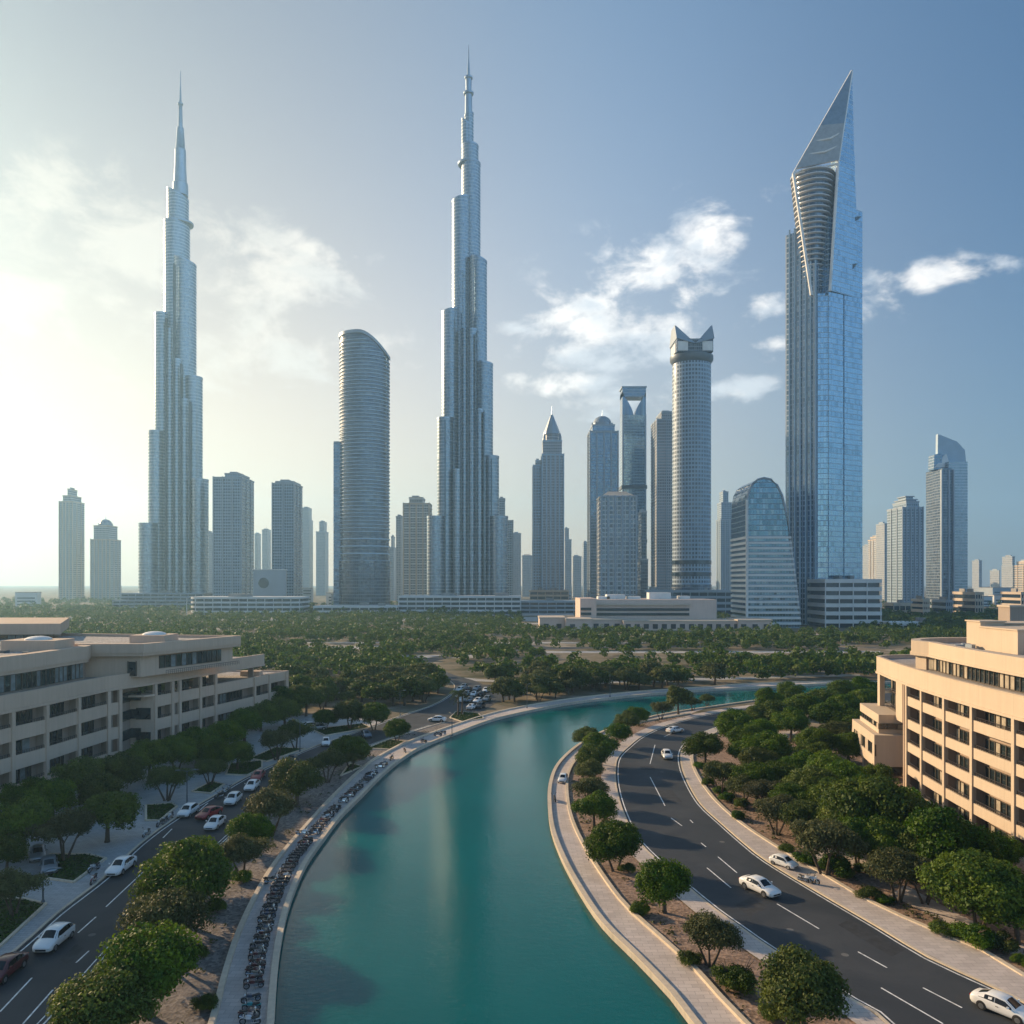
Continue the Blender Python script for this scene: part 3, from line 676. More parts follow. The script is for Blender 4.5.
# --- banded oval tower with sloping roof and a thin slab beside it
def oval_tower():
    d, D = 930, 52; x0, x1 = WX(340.5, d + 26), WX(389, d + 26); cx = (x0 + x1) / 2; rx = (x1 - x0) / 2
    t = thing('oval_tower', 'dark blue oval tower ringed by white floor bands, roof sloping, thin slab on its flank', 'skyscraper', (cx, d + D / 2, 0))
    zl, zr = HZ(332, d), HZ(352, d)
    poly = oval(0, 0, rx, D / 2, 40)
    top = lambda x: zl if x < -rx * .1 else zl + (zr - zl) * ((x + rx * .1) / (rx * 1.1)) ** 1.8
    mb = MB(); mb.prism(poly, 0, 0, cap=False, bottom=False, z1s=[top(p[0]) for p in poly]); mb.build('body', G['dark'], t, smooth=True)
    z = 16.0; k = 0; lim = MB(); big = oval(0, 0, rx + 0.9, D / 2 + 0.9, 40)
    mbs = MB()
    while z < zl - 6:
        q = [p for p in big if top(p[0]) > z + 4]
        if len(q) > 6: mbs.prism(q, z, z + (0.95 if z > 90 else 1.6))
        z += 4.3 if z > 90 else 8.6
    o = mbs.build('floor_bands', M['slab_mid'], t); o['kind'] = 'stuff'
    cap = MB(); b2 = oval(0, 0, rx + 1.4, D / 2 + 1.4, 40)
    cap.loft([[(p[0], p[1], top(p[0]) - 0.5) for p in b2], [(p[0], p[1], top(p[0]) + 3.2) for p in b2]]); cap.build('roof_rim', M['slab_grey'], t, smooth=True)
    sx0, sx1 = WX(330, d) - cx, WX(341, d) - cx; zs = HZ(440, d)
    mb = MB(); mb.prism(rect(sx0, sx1 + 6, -8, 12), 0, zs); mb.build('side_slab', G['blue'], t)
    mb = MB(); mb.box(((sx0 + sx1) / 2 + 1, 2, zs + .8), (sx1 - sx0 + 1.2, 21, 1.6)); mb.build('parapet', M['slab_grey'], t)
    mb = MB(); mb.prism(oval(0, 0, rx + 1.5, D / 2 + 1.5, 40), 0, 60); mb.build('lower_drum', G['dark'], t, smooth=True)
oval_tower()

# --- tall tower with a pointed sail crown
def sail_tower():
    d = 640.0; cx = WX(823, d); t = thing('sail_tower', 'tall blue glass tower ending in a pointed glass sail over stacked curved balconies', 'skyscraper', (cx, d, 0))
    C0 = (0.0, 0.0); L0 = (WX(786, d + 24) - cx, 24.0); R0 = (WX(862, d + 22) - cx, 22.0); B0 = (L0[0] + R0[0], 46.0)
    zl, zr, zc = HZ(236, d + 24), HZ(212, d + 22), HZ(292, d)
    # front corner is cut by a narrow chamfer; left and right walls are separate parts
    def wall(name, a, b, za, zb, m, th=0.0):
        mb = MB(); l = math.hypot(b[0] - a[0], b[1] - a[1])
        mb.face([(a[0], a[1], 0), (b[0], b[1], 0), (b[0], b[1], zb), (a[0], a[1], za)], [(0, 0), (l, 0), (l, zb), (0, za)]); return mb.build(name, m, t, merge=False)
    lerp = lambda a, b, k: (a[0] + (b[0] - a[0]) * k, a[1] + (b[1] - a[1]) * k)
    ch_l, ch_r = lerp(C0, L0, .14), lerp(C0, R0, .12)
    mb = MB(); mb.prism([ch_l, ch_r, R0, B0, L0], 0, zc, bottom=False); mb.build('core', [G['sky']], t)
    # left wall rises in steps: fluted warm wall
    for i, (k0, k1, z) in enumerate(((.16, .42, HZ(262, d)), (.42, .72, HZ(225, d)), (.72, 1.0, zl))):
        a, b = lerp(C0, L0, k1), lerp(C0, L0, k0); ib = lerp(b, B0, .22); ia = lerp(a, B0, .12)
        mb = MB(); mb.prism([(a[0] - .6, a[1] - .6), (b[0] - .6, b[1] - .6), (b[0] + 9, b[1] + 8), (a[0] + 9, a[1] + 8)], 0, z); mb.build('fluted_bay', G['warm'], t)
        for q in (0.0, .5):
            p = lerp(b, a, q + .06); mb = MB(); mb.box((p[0] - 1.0, p[1] - 1.0, z / 2 + 1.5), (1.1, 1.6, z + 3), R(-30)); mb.build('fin', M['slab_mid'], t)
    # right wall: two planes of blue glass with a groove, rising to the spine
    for i, (k0, k1, z) in enumerate(((.13, .5, HZ(215, d)), (.53, .80, HZ(152, d + 12)), (.80, 1.0, zr))):
        a, b = lerp(C0, R0, k0), lerp(C0, R0, k1); mb = MB()
        mb.prism([(a[0], a[1] - .8), (b[0], b[1] - .8), (b[0] - 6, b[1] + 12), (a[0] - 6, a[1] + 12)], 0, z); mb.build('glass_bay', G['sky'], t)
    # drum of curved balconies, wider at its top
    zb0, zb1 = HZ(290, d), HZ(166, d)
    xm = WX(819, d) - cx; rt, rb = (WX(839, d) - WX(797, d)) / 2, (WX(828, d) - WX(811, d)) / 2
    mb = MB(); mb.lathe((0, 14, 0), [(rb - 1.5, zb0), (rt - 2, zb1)], 28); o = mb.build('balcony_drum', G['dark'], t, smooth=True); o.location.x = xm
    n = 24; mbs = []
    for i in range(n):
        k = (i + .4) / n; r = rb + (rt - rb) * k; z = zb0 + (zb1 - zb0) * k
        mb = MB(); mb.lathe((xm, 14, z), [(r - 1.6, 0), (r + .7, .2), (r + .7, .9), (r - 1.6, 1.0)], 28); mb.build('balcony_ring', M['slab'], t, smooth=True)
    # left edge beam and the sail
    TL = (WX(796, d) - cx, 6, HZ(170, d)); AP = (WX(852, d + 14) - cx, 14, HZ(71, d + 14)); BR = (WX(837, d) - cx, -2, HZ(165, d)); LB = (WX(811, d) - cx, -1, HZ(296, d)); RB = (WX(829, d) - cx, -2, HZ(292, d))
    for a, b, r in ((TL, AP, 1.0), (AP, BR, 1.0), (TL, LB, 1.3), (BR, RB, 1.2), (BR, TL, .8)):
        mb = MB(); mb.tube([a, b], r, 8); mb.build('edge_beam', M['shop'], t)
    def sail_piece(name, tri, m, th=1.2):
        a, b, c = map(Vector, tri); nrm = (b - a).cross(c - a).normalized() * th
        mb = MB(); mb.loft([[tuple(p) for p in (a, b, c)], [tuple(p + nrm) for p in (a, b, c)]]); return mb.build(name, m, t)
    mid = lambda a, b, k: tuple(a[i] + (b[i] - a[i]) * k for i in range(3))
    p1, p2 = mid(TL, AP, .46), mid(BR, AP, .42); p3, p4 = mid(TL, AP, .04), mid(BR, AP, .03)
    sail_piece('sail_glass', (p1, p2, AP), M['sail']); sail_piece('sail_glass', (p3, p2, p1), M['sail2']); sail_piece('sail_glass', (p3, p4, p2), M['sail2'])
    for k in (.2, .34):
        mb = MB(); a, b = mid(TL, AP, k * .9), mid(BR, AP, k); c = mid(a, b, .5); mb.tube([a, (c[0] + 1, c[1] - 3, c[2] - 3), b], .8, 6); mb.build('sail_rib', M['shop'], t)
    # spine wedge behind the sail: up the right edge to the apex
    zb = HZ(290, d)
    base = [(WX(829, d) - cx, 0), (WX(860, d + 20) - cx, 20), (WX(850, d + 30) - cx, 34), (WX(832, d) - cx, 24)]
    midr = [(WX(838, d) - cx, 1), (WX(854.5, d + 12) - cx, 12), (WX(852, d + 24) - cx, 24), (WX(842, d) - cx, 18)]
    mb = MB(); mb.loft([[(*p, zb) for p in base], [(*p, HZ(160, d)) for p in midr], [(AP[0] - .8, AP[1], AP[2]), (AP[0] + .4, AP[1] + 1, AP[2]), (AP[0] + .4, AP[1] + 2, AP[2]), (AP[0] - .6, AP[1] + 2, AP[2])]]); mb.build('spine', G['sky'], t)
    for px_, py in ((863, 209), (862, 257)):
        mb = MB(); x, z = WX(px_, d) - cx - 1.5, HZ(py, d); w = 6.5 if py < 220 else 4
        mb.loft([[(x - 1, 14, z - 4), (x + .5, 14, z - 4), (x + .5, 26, z - 4), (x - 1, 26, z - 4)], [(x - 1, 14, z), (x + w, 14, z + .6), (x + w, 26, z + .6), (x - 1, 26, z)]]); mb.build('side_canopy', M['dark_metal'], t)
    return t
M['sail'] = plain('sail_mesh_glass', (0.30, 0.38, 0.44), 0.3, 0.5, var=0.1, scale=0.3)
M['sail2'] = plain('sail_lower_glass', (0.46, 0.46, 0.44), 0.35, 0.4, var=0.1, scale=0.3)
sail_tower()

def banded_block(name, label, px0, px1, top, d, D, nfl, mats=('dark_glass', 'slab'), cat='building', frac=0.42, base=0.0, rnd_=0.0, roofstuff=2):
    """Low block of glass storeys between projecting slab bands."""
    x0, x1 = base_of(px0, px1, d, D); cx = (x0 + x1) / 2; h = HZ(top, d) - base; fh = h / nfl; W = x1 - x0
    t = thing(name, label, cat, (cx, d + D / 2, base))
    poly = rrect(-W / 2, W / 2, -D / 2, D / 2, rnd_) if rnd_ else rect(-W / 2, W / 2, -D / 2, D / 2)
    inn = [(x * (1 - 2.4 / W), y * (1 - 2.4 / D)) for x, y in poly]
    mb = MB(); mb.prism(inn, 0, h - .3, bottom=False); mb.build('window_wall', M[mats[0]], t)
    for i in range(nfl):
        mb = MB(); z1 = (i + 1) * fh; mb.prism(poly, z1 - fh * frac, z1); mb.build('floor_band', M[mats[1]], t)
    ncol = max(3, int(W / 9))
    for i in range(ncol + 1):
        mb = MB(); mb.box((-W / 2 + .6 + (W - 1.2) * i / ncol, -D / 2 + .5, h / 2 - .2), (.7, .6, h - .5)); mb.build('column', M[mats[1]], t)
    r2 = random.Random(int(px0))
    for i in range(roofstuff):
        mb = MB(); mb.box((r2.uniform(-.4, .4) * W, r2.uniform(-.25, .25) * D, h + 1.5), (r2.uniform(.06, .16) * W, D * .25, 3.0)); mb.build('plant_room', M['roof'], t)
    return t

def curved_building():
    d, D = 610, 44; t = thing('curved_building', 'low glass building with rounded shoulder and striped lower floors, under the sail tower', 'office building', (WX(768, d), d + D / 2, 0)); cx = WX(768, d)
    X = lambda px: WX(px, d) - cx; Z = lambda py: HZ(py, d)
    left = [(748, 626), (747.5, 560), (747, 520), (747.5, 500), (749, 491), (752.5, 484), (758, 479.5), (764, 478), (771, 479.5), (777, 485), (782, 495), (786, 512), (790, 540), (794.5, 575), (798.5, 608), (800, 626)]
    prof = [(X(a), Z(b)) for a, b in left]; prof[0] = (prof[0][0], 0); prof[-1] = (prof[-1][0], 0)
    for i, (z, ) in enumerate([]): pass
    mb = MB(); f, b = [(x, -D / 2, z) for x, z in prof], [(x, D / 2, z) for x, z in prof]
    mb.face(f, [(p[0], p[2]) for p in f]); mb.face(list(reversed(b)), [(p[0], p[2]) for p in reversed(b)])
    u = 0
    for i in range(len(prof) - 1):
        l = math.hypot(prof[i + 1][0] - prof[i][0], prof[i + 1][1] - prof[i][1])
        mb.face([f[i + 1], f[i], b[i], b[i + 1]], [(0, u + l), (0, u), (D, u), (D, u + l)]); u += l
    mb.build('glass_shell', G['deep'], t, smooth=True, angle=40)
    zt = Z(537)
    def span(z):
        xs = []
        for i in range(len(prof) - 1):
            (xa, za), (xb, zb) = prof[i], prof[i + 1]
            if (za - z) * (zb - z) <= 0 and za != zb: xs.append(xa + (xb - xa) * (z - za) / (zb - za))
        return min(xs), max(xs)
    z = 2.5
    while z < zt + 2:
        a, b_ = span(z); mb = MB(); mb.prism(rect(a - .8, b_ + .8, -D / 2 - .9, D / 2 + .9), z, z + 1.7); mb.build('floor_band', M['cream' if False else 'slab'], t); z += 4.1
    for px in (747.5,):
        mb = MB(); mb.box((X(px) - .6, -D / 2 - .6, Z(500) / 2), (1.6, 1.6, Z(500))); mb.build('corner_pier', M['slab'], t)
    rim = MB(); rim.tube([(x, -D / 2, z) for x, z in prof[1:-1]], .9, 6); rim.build('shell_edge', M['slab_grey'], t, smooth=True)
    return t
curved_building()
banded_block('podium_building', 'wide podium of white floor bands and dark glazing at the foot of the sail tower', 797, 882, 579, 612, 60, 6, cat='office building', frac=.48)

# --- tower with two horns
def horn_tower():
    d = 900; D = 40; cx = WX(695.5, d); W = WX(715, d) - WX(676, d)
    t = thing('horn_tower', 'round grid-windowed tower with flared collar and two pointed roof horns', 'skyscraper', (cx, d + D / 2, 0))
    zs = HZ(360, d); zc = HZ(351, d); zt = HZ(338, d); zh = HZ(326, d); r = W / 2
    mb = MB(); mb.prism(oval(0, 0, r, D / 2, 28), 0, zs, bottom=False); mb.build('shaft', G['egg'], t, smooth=True)
    for py in (560, 572): 
        mb = MB(); z = HZ(py, d); mb.prism(oval(0, 0, r + .5, D / 2 + .5, 28), z - 4.5, z); mb.build('dark_belt', M['dark_glass'], t, smooth=True)
    mb = MB(); mb.prism(oval(0, 0, r + .8, D / 2 + .8, 28), 0, HZ(590, d) + 6); mb.build('base_drum', G['dark'], t, smooth=True)
    mb = MB(); mb.lathe((0, 0, 0), [(r, zs), (r + 2.6, zs + 4), (r + 2.6, zs + 9), (r + .6, zs + 10)], 28, 1, D / 2 / r); mb.build('collar', M['dark_metal'], t, smooth=True)
    q = r * .93; zb = zs + 10
    poly = rect(-q, q, -q * .9, q * .9)
    mb = MB(); mb.prism(poly, zb, zt, bottom=False); mb.build('crown_block', G['dark'], t)
    for sx in (-1, 1):
        mb = MB(); mb.box((sx * q * .68, -q * .9 - .3, (zb + zt) / 2 - 1), (q * .56, .8, (zt - zb) * .72)); mb.build('bright_panel', M['shop'], t)
        mb = MB(); mb.box((sx * (q + .3), 0, (zb + zt) / 2 - 1), (.8, q * 1.2, (zt - zb) * .72)); mb.build('bright_panel', M['shop'], t)
        mb = MB()
        mb.loft([[(sx * q * 1.04, -q, zt), (0, -q, zt - 6), (0, q, zt - 6), (sx * q * 1.04, q, zt)], [(sx * q * 1.04, -q * .5, zh + 4), (sx * q * .96, -q * .5, zh + 3.4), (sx * q * .96, q * .5, zh + 3.4), (sx * q * 1.04, q * .5, zh + 4)]])
        mb.build('horn', M['slab_grey'], t)
    return t
horn_tower()

# --- flat tower with an opening near the top
def opener_tower():
    d = 1150; D = 26; x0, x1 = base_of(620, 646, d, D); cx = (x0 + x1) / 2; W = x1 - x0
    t = thing('gate_topped_tower', 'slender blue glass tower with a chalice-shaped opening cut through its top', 'skyscraper', (cx, d + D / 2, 0))
    z1, zo0, zo1 = HZ(415, d), HZ(412, d), HZ(398, d); zt = HZ(389, d)
    mb = MB(); mb.prism(rect(-W / 2, W / 2, -D / 2, D / 2), 0, z1); mb.build('body', G['sky'], t)
    for sx in (-1, 1):
        mb = MB(); n = 8; pts = [(sx * W / 2, z1), (sx * W / 2, zt - 4)]; 
        for k in range(n + 1):
            s = k / n; w = W * (0.34 * (1 - s) ** 1.6 + 0.035); pts.append((sx * w, zo1 - (zo1 - z1) * s))
        f = [(x, -D / 2, z) for x, z in pts]; b = [(x, D / 2, z) for x, z in pts]
        mb.loft([f, b]); mb.build('crown_leg', G['blue'], t)
    mb = MB(); mb.box((0, 0, (zo1 + zt) / 2 + 2), (W, D, zt - zo1)); mb.build('bridge', G['blue'], t)
    mb = MB(); mb.box((0, 0, zt + 3), (W + 2, D + 2, 2)); mb.build('parapet', M['slab_grey'], t)
    for py in (487, 541):
        mb = MB(); mb.box((0, 0, HZ(py, d)), (W + 3, D + 3, 5)); mb.build('terrace', M['dark_metal'], t)
    for sx in (-1, 1):
        mb = MB(); mb.box((sx * (W / 2 - .8), -D / 2 - .3, z1 / 2), (2.4, 1, z1 + 1)); mb.build('corner_pier', M['slab_grey'], t)
opener_tower()

# --- slanted-crest tower on the far side
def crest_tower():
    d = 1150; D = 46; x0, x1 = base_of(926, 970, d, D); cx = (x0 + x1) / 2; W = x1 - x0
    t = thing('crest_tower', 'dark blue tower with a slanting pale crest, beyond the sail tower', 'skyscraper', (cx, d + D / 2, 0))
    X = lambda px: WX(px, d) - cx; Xm = lambda px: WX(px, d + D / 2) - cx; Z = lambda py: HZ(py, d)
    mb = MB(); mb.prism(rect(-W / 2, X(952), -D / 2, D / 2), 0, Z(468)); mb.build('front_wing', G['dark'], t)
    mb = MB(); mb.prism(rect(X(951), W / 2, -D / 2 + 6, D / 2 + 4), 0, Z(461)); mb.build('rear_wing', G['steel'], t)
    mb = MB(); mb.prism(rect(X(941), X(948), -D / 2 - 2, 0), Z(590), Z(470)); mb.build('centre_bay', G['dark'], t)
    for px in (941, 948, 953):
        mb = MB(); mb.box((X(px), -D / 2 - 1.3, Z(470) / 2), (1.8, 3.6, Z(470))); mb.build('fin', M['slab_grey'], t)
    pts = [(937.5, 472), (938, 434), (957, 441.5), (965, 450), (967, 472)]
    f = [(Xm(a), 0, HZ(b, d + D / 2)) for a, b in pts]; b_ = [(Xm(a), 6, HZ(b, d + D / 2)) for a, b in pts]
    mb = MB(); mb.loft([f, b_]); mb.build('crest', M['slab_mid'], t)
    mb = MB(); mb.loft([[(Xm(931), -8, Z(468)), (Xm(939), -8, Z(468)), (Xm(939), 8, Z(468)), (Xm(931), 8, Z(468))], [(Xm(931.5), -8, Z(453)), (Xm(939), -8, Z(451)), (Xm(939), 8, Z(451)), (Xm(931.5), 8, Z(453))]]); mb.build('crest_shoulder', G['blue'], t)
    mb = MB(); mb.loft([[(X(940), -9, Z(466)), (X(956), -9, Z(466)), (X(956), -1, Z(466)), (X(940), -1, Z(466))], [(X(947), -6, Z(456)), (X(953), -6, Z(452)), (X(953), -1, Z(452)), (X(947), -1, Z(456))]]); mb.build('canopy', M['shop'], t)
    mb = MB(); mb.prism(rect(X(970), X(975), 4, 40), 0, Z(530)); mb.build('side_wing', G['blue'], t)
crest_tower()

# --- the other towers
T = tower
T('hazy beige tower with notched stepped top, farthest to the side of the rising glow', 59, 84.5, 502, 1450, 40, 'sand', ((62, 82, 496), (66, 78.5, 489)), 'flat', 4, 'cream')
T('short hazy tower with a domed cap and mast, next to the notched beige tower', 90.5, 121, 540, 1450, 40, 'sand', ((93, 118, 526),), 'dome', 5, 'cream')
T('grey-blue slab tower with raised roof block, just beside the paler needle tower', 213, 254, 478, 1000, 46, 'grey', ((224, 250, 474),), 'flat', 3, 'slab_grey')
T('plain grey tower with fine horizontal lines and a flat top, over the square billboard', 272, 302.5, 484, 1020, 40, 'grey', ((275, 301, 482),), 'flat', 2)
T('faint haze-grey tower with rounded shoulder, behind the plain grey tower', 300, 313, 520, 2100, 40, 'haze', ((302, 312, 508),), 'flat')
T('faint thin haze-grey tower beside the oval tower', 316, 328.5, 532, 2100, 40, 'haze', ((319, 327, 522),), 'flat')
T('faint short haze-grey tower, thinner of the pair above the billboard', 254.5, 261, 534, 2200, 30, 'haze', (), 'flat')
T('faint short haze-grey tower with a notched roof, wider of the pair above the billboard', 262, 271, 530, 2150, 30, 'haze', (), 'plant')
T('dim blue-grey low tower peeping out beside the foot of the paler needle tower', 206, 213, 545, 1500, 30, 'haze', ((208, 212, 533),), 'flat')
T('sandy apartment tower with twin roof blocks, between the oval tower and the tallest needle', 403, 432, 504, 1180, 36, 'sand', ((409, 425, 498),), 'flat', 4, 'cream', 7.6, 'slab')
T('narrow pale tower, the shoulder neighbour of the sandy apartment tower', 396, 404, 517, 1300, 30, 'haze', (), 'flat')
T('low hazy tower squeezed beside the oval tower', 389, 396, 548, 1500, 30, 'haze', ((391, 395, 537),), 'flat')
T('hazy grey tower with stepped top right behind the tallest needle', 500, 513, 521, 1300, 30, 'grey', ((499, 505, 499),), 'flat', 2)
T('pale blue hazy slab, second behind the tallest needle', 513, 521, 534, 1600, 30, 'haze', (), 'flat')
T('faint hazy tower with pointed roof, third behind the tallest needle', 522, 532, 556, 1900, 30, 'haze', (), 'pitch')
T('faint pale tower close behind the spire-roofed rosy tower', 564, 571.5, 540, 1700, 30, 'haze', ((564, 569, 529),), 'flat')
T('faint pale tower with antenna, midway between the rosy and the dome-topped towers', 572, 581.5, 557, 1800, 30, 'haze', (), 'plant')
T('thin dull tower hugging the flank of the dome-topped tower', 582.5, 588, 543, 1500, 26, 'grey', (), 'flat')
T('rosy stone tower with conical spire roof and a lower shoulder wing', 541, 564, 455, 1080, 34, 'rose', ((542, 562, 441),), 'spire', 5, 'slab_mid', 0)
T('brown shoulder wing pressed against the spire-roofed rosy tower', 532.5, 541.5, 466, 1085, 30, 'rose', ((535, 541, 461),), 'flat', 3, 'slab_mid', 4.2, 'slab_mid')
T('blue-grey tower with stepped dome crown and corner buttresses', 587, 618.5, 432, 1100, 40, 'blue', ((590, 615, 425),), 'dome', 4, 'slab_grey')
T('pale grid-fronted tower with a hipped cream roof, in front of the dome-topped tower', 597, 637, 497, 900, 40, 'grid', (), 'pitch', 5, 'slab_grey')
T('dark stub block between the grid-fronted tower and the grey slab', 637, 648, 560, 1000, 30, 'dark', ((638, 647, 512),), 'flat')
T('rosy-sided grey slab tower with stepped shoulder, left neighbour of the horn-topped tower', 651, 676, 420, 1030, 44, 'rose', ((656, 676, 412),), 'flat', 2, 'slab_grey', 4.0, 'slab_grey')
T('slim grey tower with a tiny spire, between the horn tower and the curved building', 716, 734, 520, 1500, 34, 'grey', ((717, 732, 503), (719, 729, 492)), 'dome', 3)
T('beige thin tower lit by the sun, close behind the podium of the sail tower', 868, 878, 540, 1500, 34, 'sand', ((871, 878, 537),), 'flat', 2, 'cream')
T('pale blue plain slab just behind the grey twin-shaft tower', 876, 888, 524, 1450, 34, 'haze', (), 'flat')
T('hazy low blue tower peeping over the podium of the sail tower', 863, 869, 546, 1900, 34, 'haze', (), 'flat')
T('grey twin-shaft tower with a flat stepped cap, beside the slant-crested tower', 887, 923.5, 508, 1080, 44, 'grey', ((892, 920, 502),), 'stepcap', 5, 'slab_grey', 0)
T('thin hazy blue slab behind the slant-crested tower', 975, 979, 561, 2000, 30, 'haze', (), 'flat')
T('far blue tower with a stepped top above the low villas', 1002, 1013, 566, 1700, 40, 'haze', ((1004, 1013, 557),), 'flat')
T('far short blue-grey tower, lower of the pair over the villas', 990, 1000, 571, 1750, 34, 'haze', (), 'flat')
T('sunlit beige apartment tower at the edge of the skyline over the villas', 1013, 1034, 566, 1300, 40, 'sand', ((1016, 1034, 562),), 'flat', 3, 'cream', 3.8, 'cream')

# --- podiums and low buildings at the feet of the towers
banded_block('podium_building', 'stepped grey podium under the paler needle tower, wide lower tier', 112, 300, 600, 1000, 70, 3, ('dark_glass', 'slab_grey'))
banded_block('podium_building', 'upper tier of the grey podium under the paler needle tower', 120, 215, 593, 1015, 40, 5, ('dark_glass', 'slab_grey'), roofstuff=1)
banded_block('car_park_building', 'long low building with rounded corners and bright horizontal bands', 186, 313, 597, 840, 55, 4, ('dark_glass', 'slab'), rnd_=16)
banded_block('low_building', 'long low white-banded building stretching under the oval tower', 313, 402, 606, 850, 40, 2, ('dark_glass', 'slab'))
banded_block('podium_building', 'three-tiered banded podium in front of the tallest needle tower', 398, 521, 596, 870, 50, 4, ('dark_glass', 'slab'))
banded_block('low_building', 'low grey building between the tallest needle and the pink mall', 520, 592, 601, 900, 50, 3, ('dark_glass', 'slab_grey'))
banded_block('low_building', 'small stone block at the foot of the spire-roofed rosy tower', 529, 569, 590, 1060, 34, 4, ('dark_glass', 'cream'))
banded_block('low_building', 'grey base building under the horn-topped tower', 640, 735, 590, 880, 40, 4, ('dark_glass', 'slab_grey'))
def billboard():
    d = 960; t = thing('billboard', 'square grey framed billboard with a dark disc, behind the long low building', 'billboard', (WX(270, d), d, 0)); w = WX(287, d) - WX(254, d); z0, z1 = HZ(596, d), HZ(570, d)
    mb = MB(); mb.box((0, 0, (z0 + z1) / 2), (w, 3, z1 - z0)); mb.build('panel', M['slab_grey'], t)
    mb = MB(); mb.tube([(-w * .18, -1.5, (z0 + z1) / 2), (-w * .18, -1.8, (z0 + z1) / 2)], w * .16, 20); mb.build('disc', M['dark_glass'], t)
    mb = MB(); mb.box((0, 0, z1 + .4), (w + 2, 4, 1.0)); mb.build('frame', M['slab'], t)
    for sx in (-.4, .4): mb = MB(); mb.box((sx * w, 0, z0 / 2), (1.5, 2.4, z0)); mb.build('post', M['dark_metal'], t)
billboard()
def mall():
    d = 575; cx = WX(660, d); t = thing('shopping_mall', 'long pink mall with dark window strips, arched end pavilions and flat roofs', 'mall', (cx, d, 0))
    X = lambda px: WX(px, d) - cx; Z = lambda py: HZ(py, d)
    mb = MB(); mb.prism(rect(X(598), X(728), 32, 80), 0, Z(603) + 1.8); mb.build('main_block', M['pink'], t)
    mb = MB(); mb.prism(rect(X(583), X(600), 24, 70), 0, Z(602) + 2); mb.build('end_block', M['pink'], t)
    for i, zz in enumerate((Z(611), Z(616))):
        mb = MB(); mb.box((X(648), 31.8, zz), (X(700) - X(598), .8, 2.0)); mb.build('window_strip', M['dark_glass'], t)
        mb = MB(); mb.box((X(589), 23.8, zz + .6), (X(594) - X(583), .8, 2.0)); mb.build('window_strip', M['dark_glass'], t)
    mb = MB(); mb.box((X(648), 31.2, Z(608) + 1.6), (X(702) - X(598), 2.6, 1.0)); mb.build('cornice', M['cream'], t)
    for a, b, tp, y0 in ((540, 566, 619, 6), (566, 592, 620, 0), (592, 624, 621, 8), (624, 742, 622, 2), (738, 772, 621, 0)):
        mb = MB(); mb.prism(rect(X(a), X(b), y0, y0 + 30), 0, Z(tp)); mb.build('front_block', M['pink'], t)
        mb = MB(); mb.box(((X(a) + X(b)) / 2, y0 + 15, Z(tp) + .5), (X(b) - X(a) + .8, 31, 1.0)); mb.build('parapet', M['cream'], t)
        n = max(2, int((b - a) / 9))
        for i in range(n):
            mb = MB(); x = X(a) + (X(b) - X(a)) * (i + .5) / n; mb.box((x, y0 - .1, 3.0), (3.6, .5, 3.4)); mb.build('window', M['dark_glass'], t)
    for px, w, h in ((625, 14, 3.5), (673, 17, 5), (700, 8, 2.4), (612, 9, 2), (645, 10, 2)):
        mb = MB(); mb.box((X(px), 56, Z(603) + 1.8 + h / 2), (w, 12, h)); mb.build('plant_room', M['shop'], t)
mall()
banded_block('villa_block', 'stepped beige apartment block with balconies below the slant-crested tower', 952, 984, 592, 760, 40, 4, ('dark_glass', 'cream'), cat='apartment block')
banded_block('villa_block', 'square beige apartment block at the edge of the dark palm grove', 911, 930, 599, 740, 22, 4, ('dark_glass', 'cream'), cat='apartment block', frac=.55)
banded_block('villa_block', 'grey low block joined behind the square beige apartments', 930, 953, 600, 770, 30, 3, ('dark_glass', 'slab_grey'), cat='apartment block')
banded_block('villa_block', 'beige stepped apartments at the picture edge above the brown box building', 1000, 1030, 592, 700, 30, 5, ('dark_glass', 'cream'), cat='apartment block')
banded_block('villa_block', 'pale sunlit terrace of low houses beyond the white pavilion', 884, 912, 603, 790, 20, 2, ('dark_glass', 'cream'), cat='apartment block')
banded_block('pavilion', 'low white pavilion with a flat blue-white roof among dark trees', 880, 930, 622, 590, 16, 1, ('dark_glass', 'shop'), cat='pavilion', frac=.5)
def brown_box():
    d = 330; t = thing('brown_building', 'plain brown box building rising behind the curved beige building', 'building', (WX(1036, d), d, 0)); w = WX(1062, d) - WX(1010, d)
    mb = MB(); mb.box((0, 4, HZ(607, d) / 2), (w, 8, HZ(607, d))); mb.build('wall', M['tan_wall'], t)
    mb = MB(); mb.box((0, 4, HZ(607, d) + .3), (w + .8, 8.8, .8)); mb.build('parapet', M['cream'], t)
    mb = MB(); mb.box((-w * .1, -.1, HZ(625, d)), (w * .75, .4, 3)); mb.build('window', M['dark_glass'], t)
brown_box()
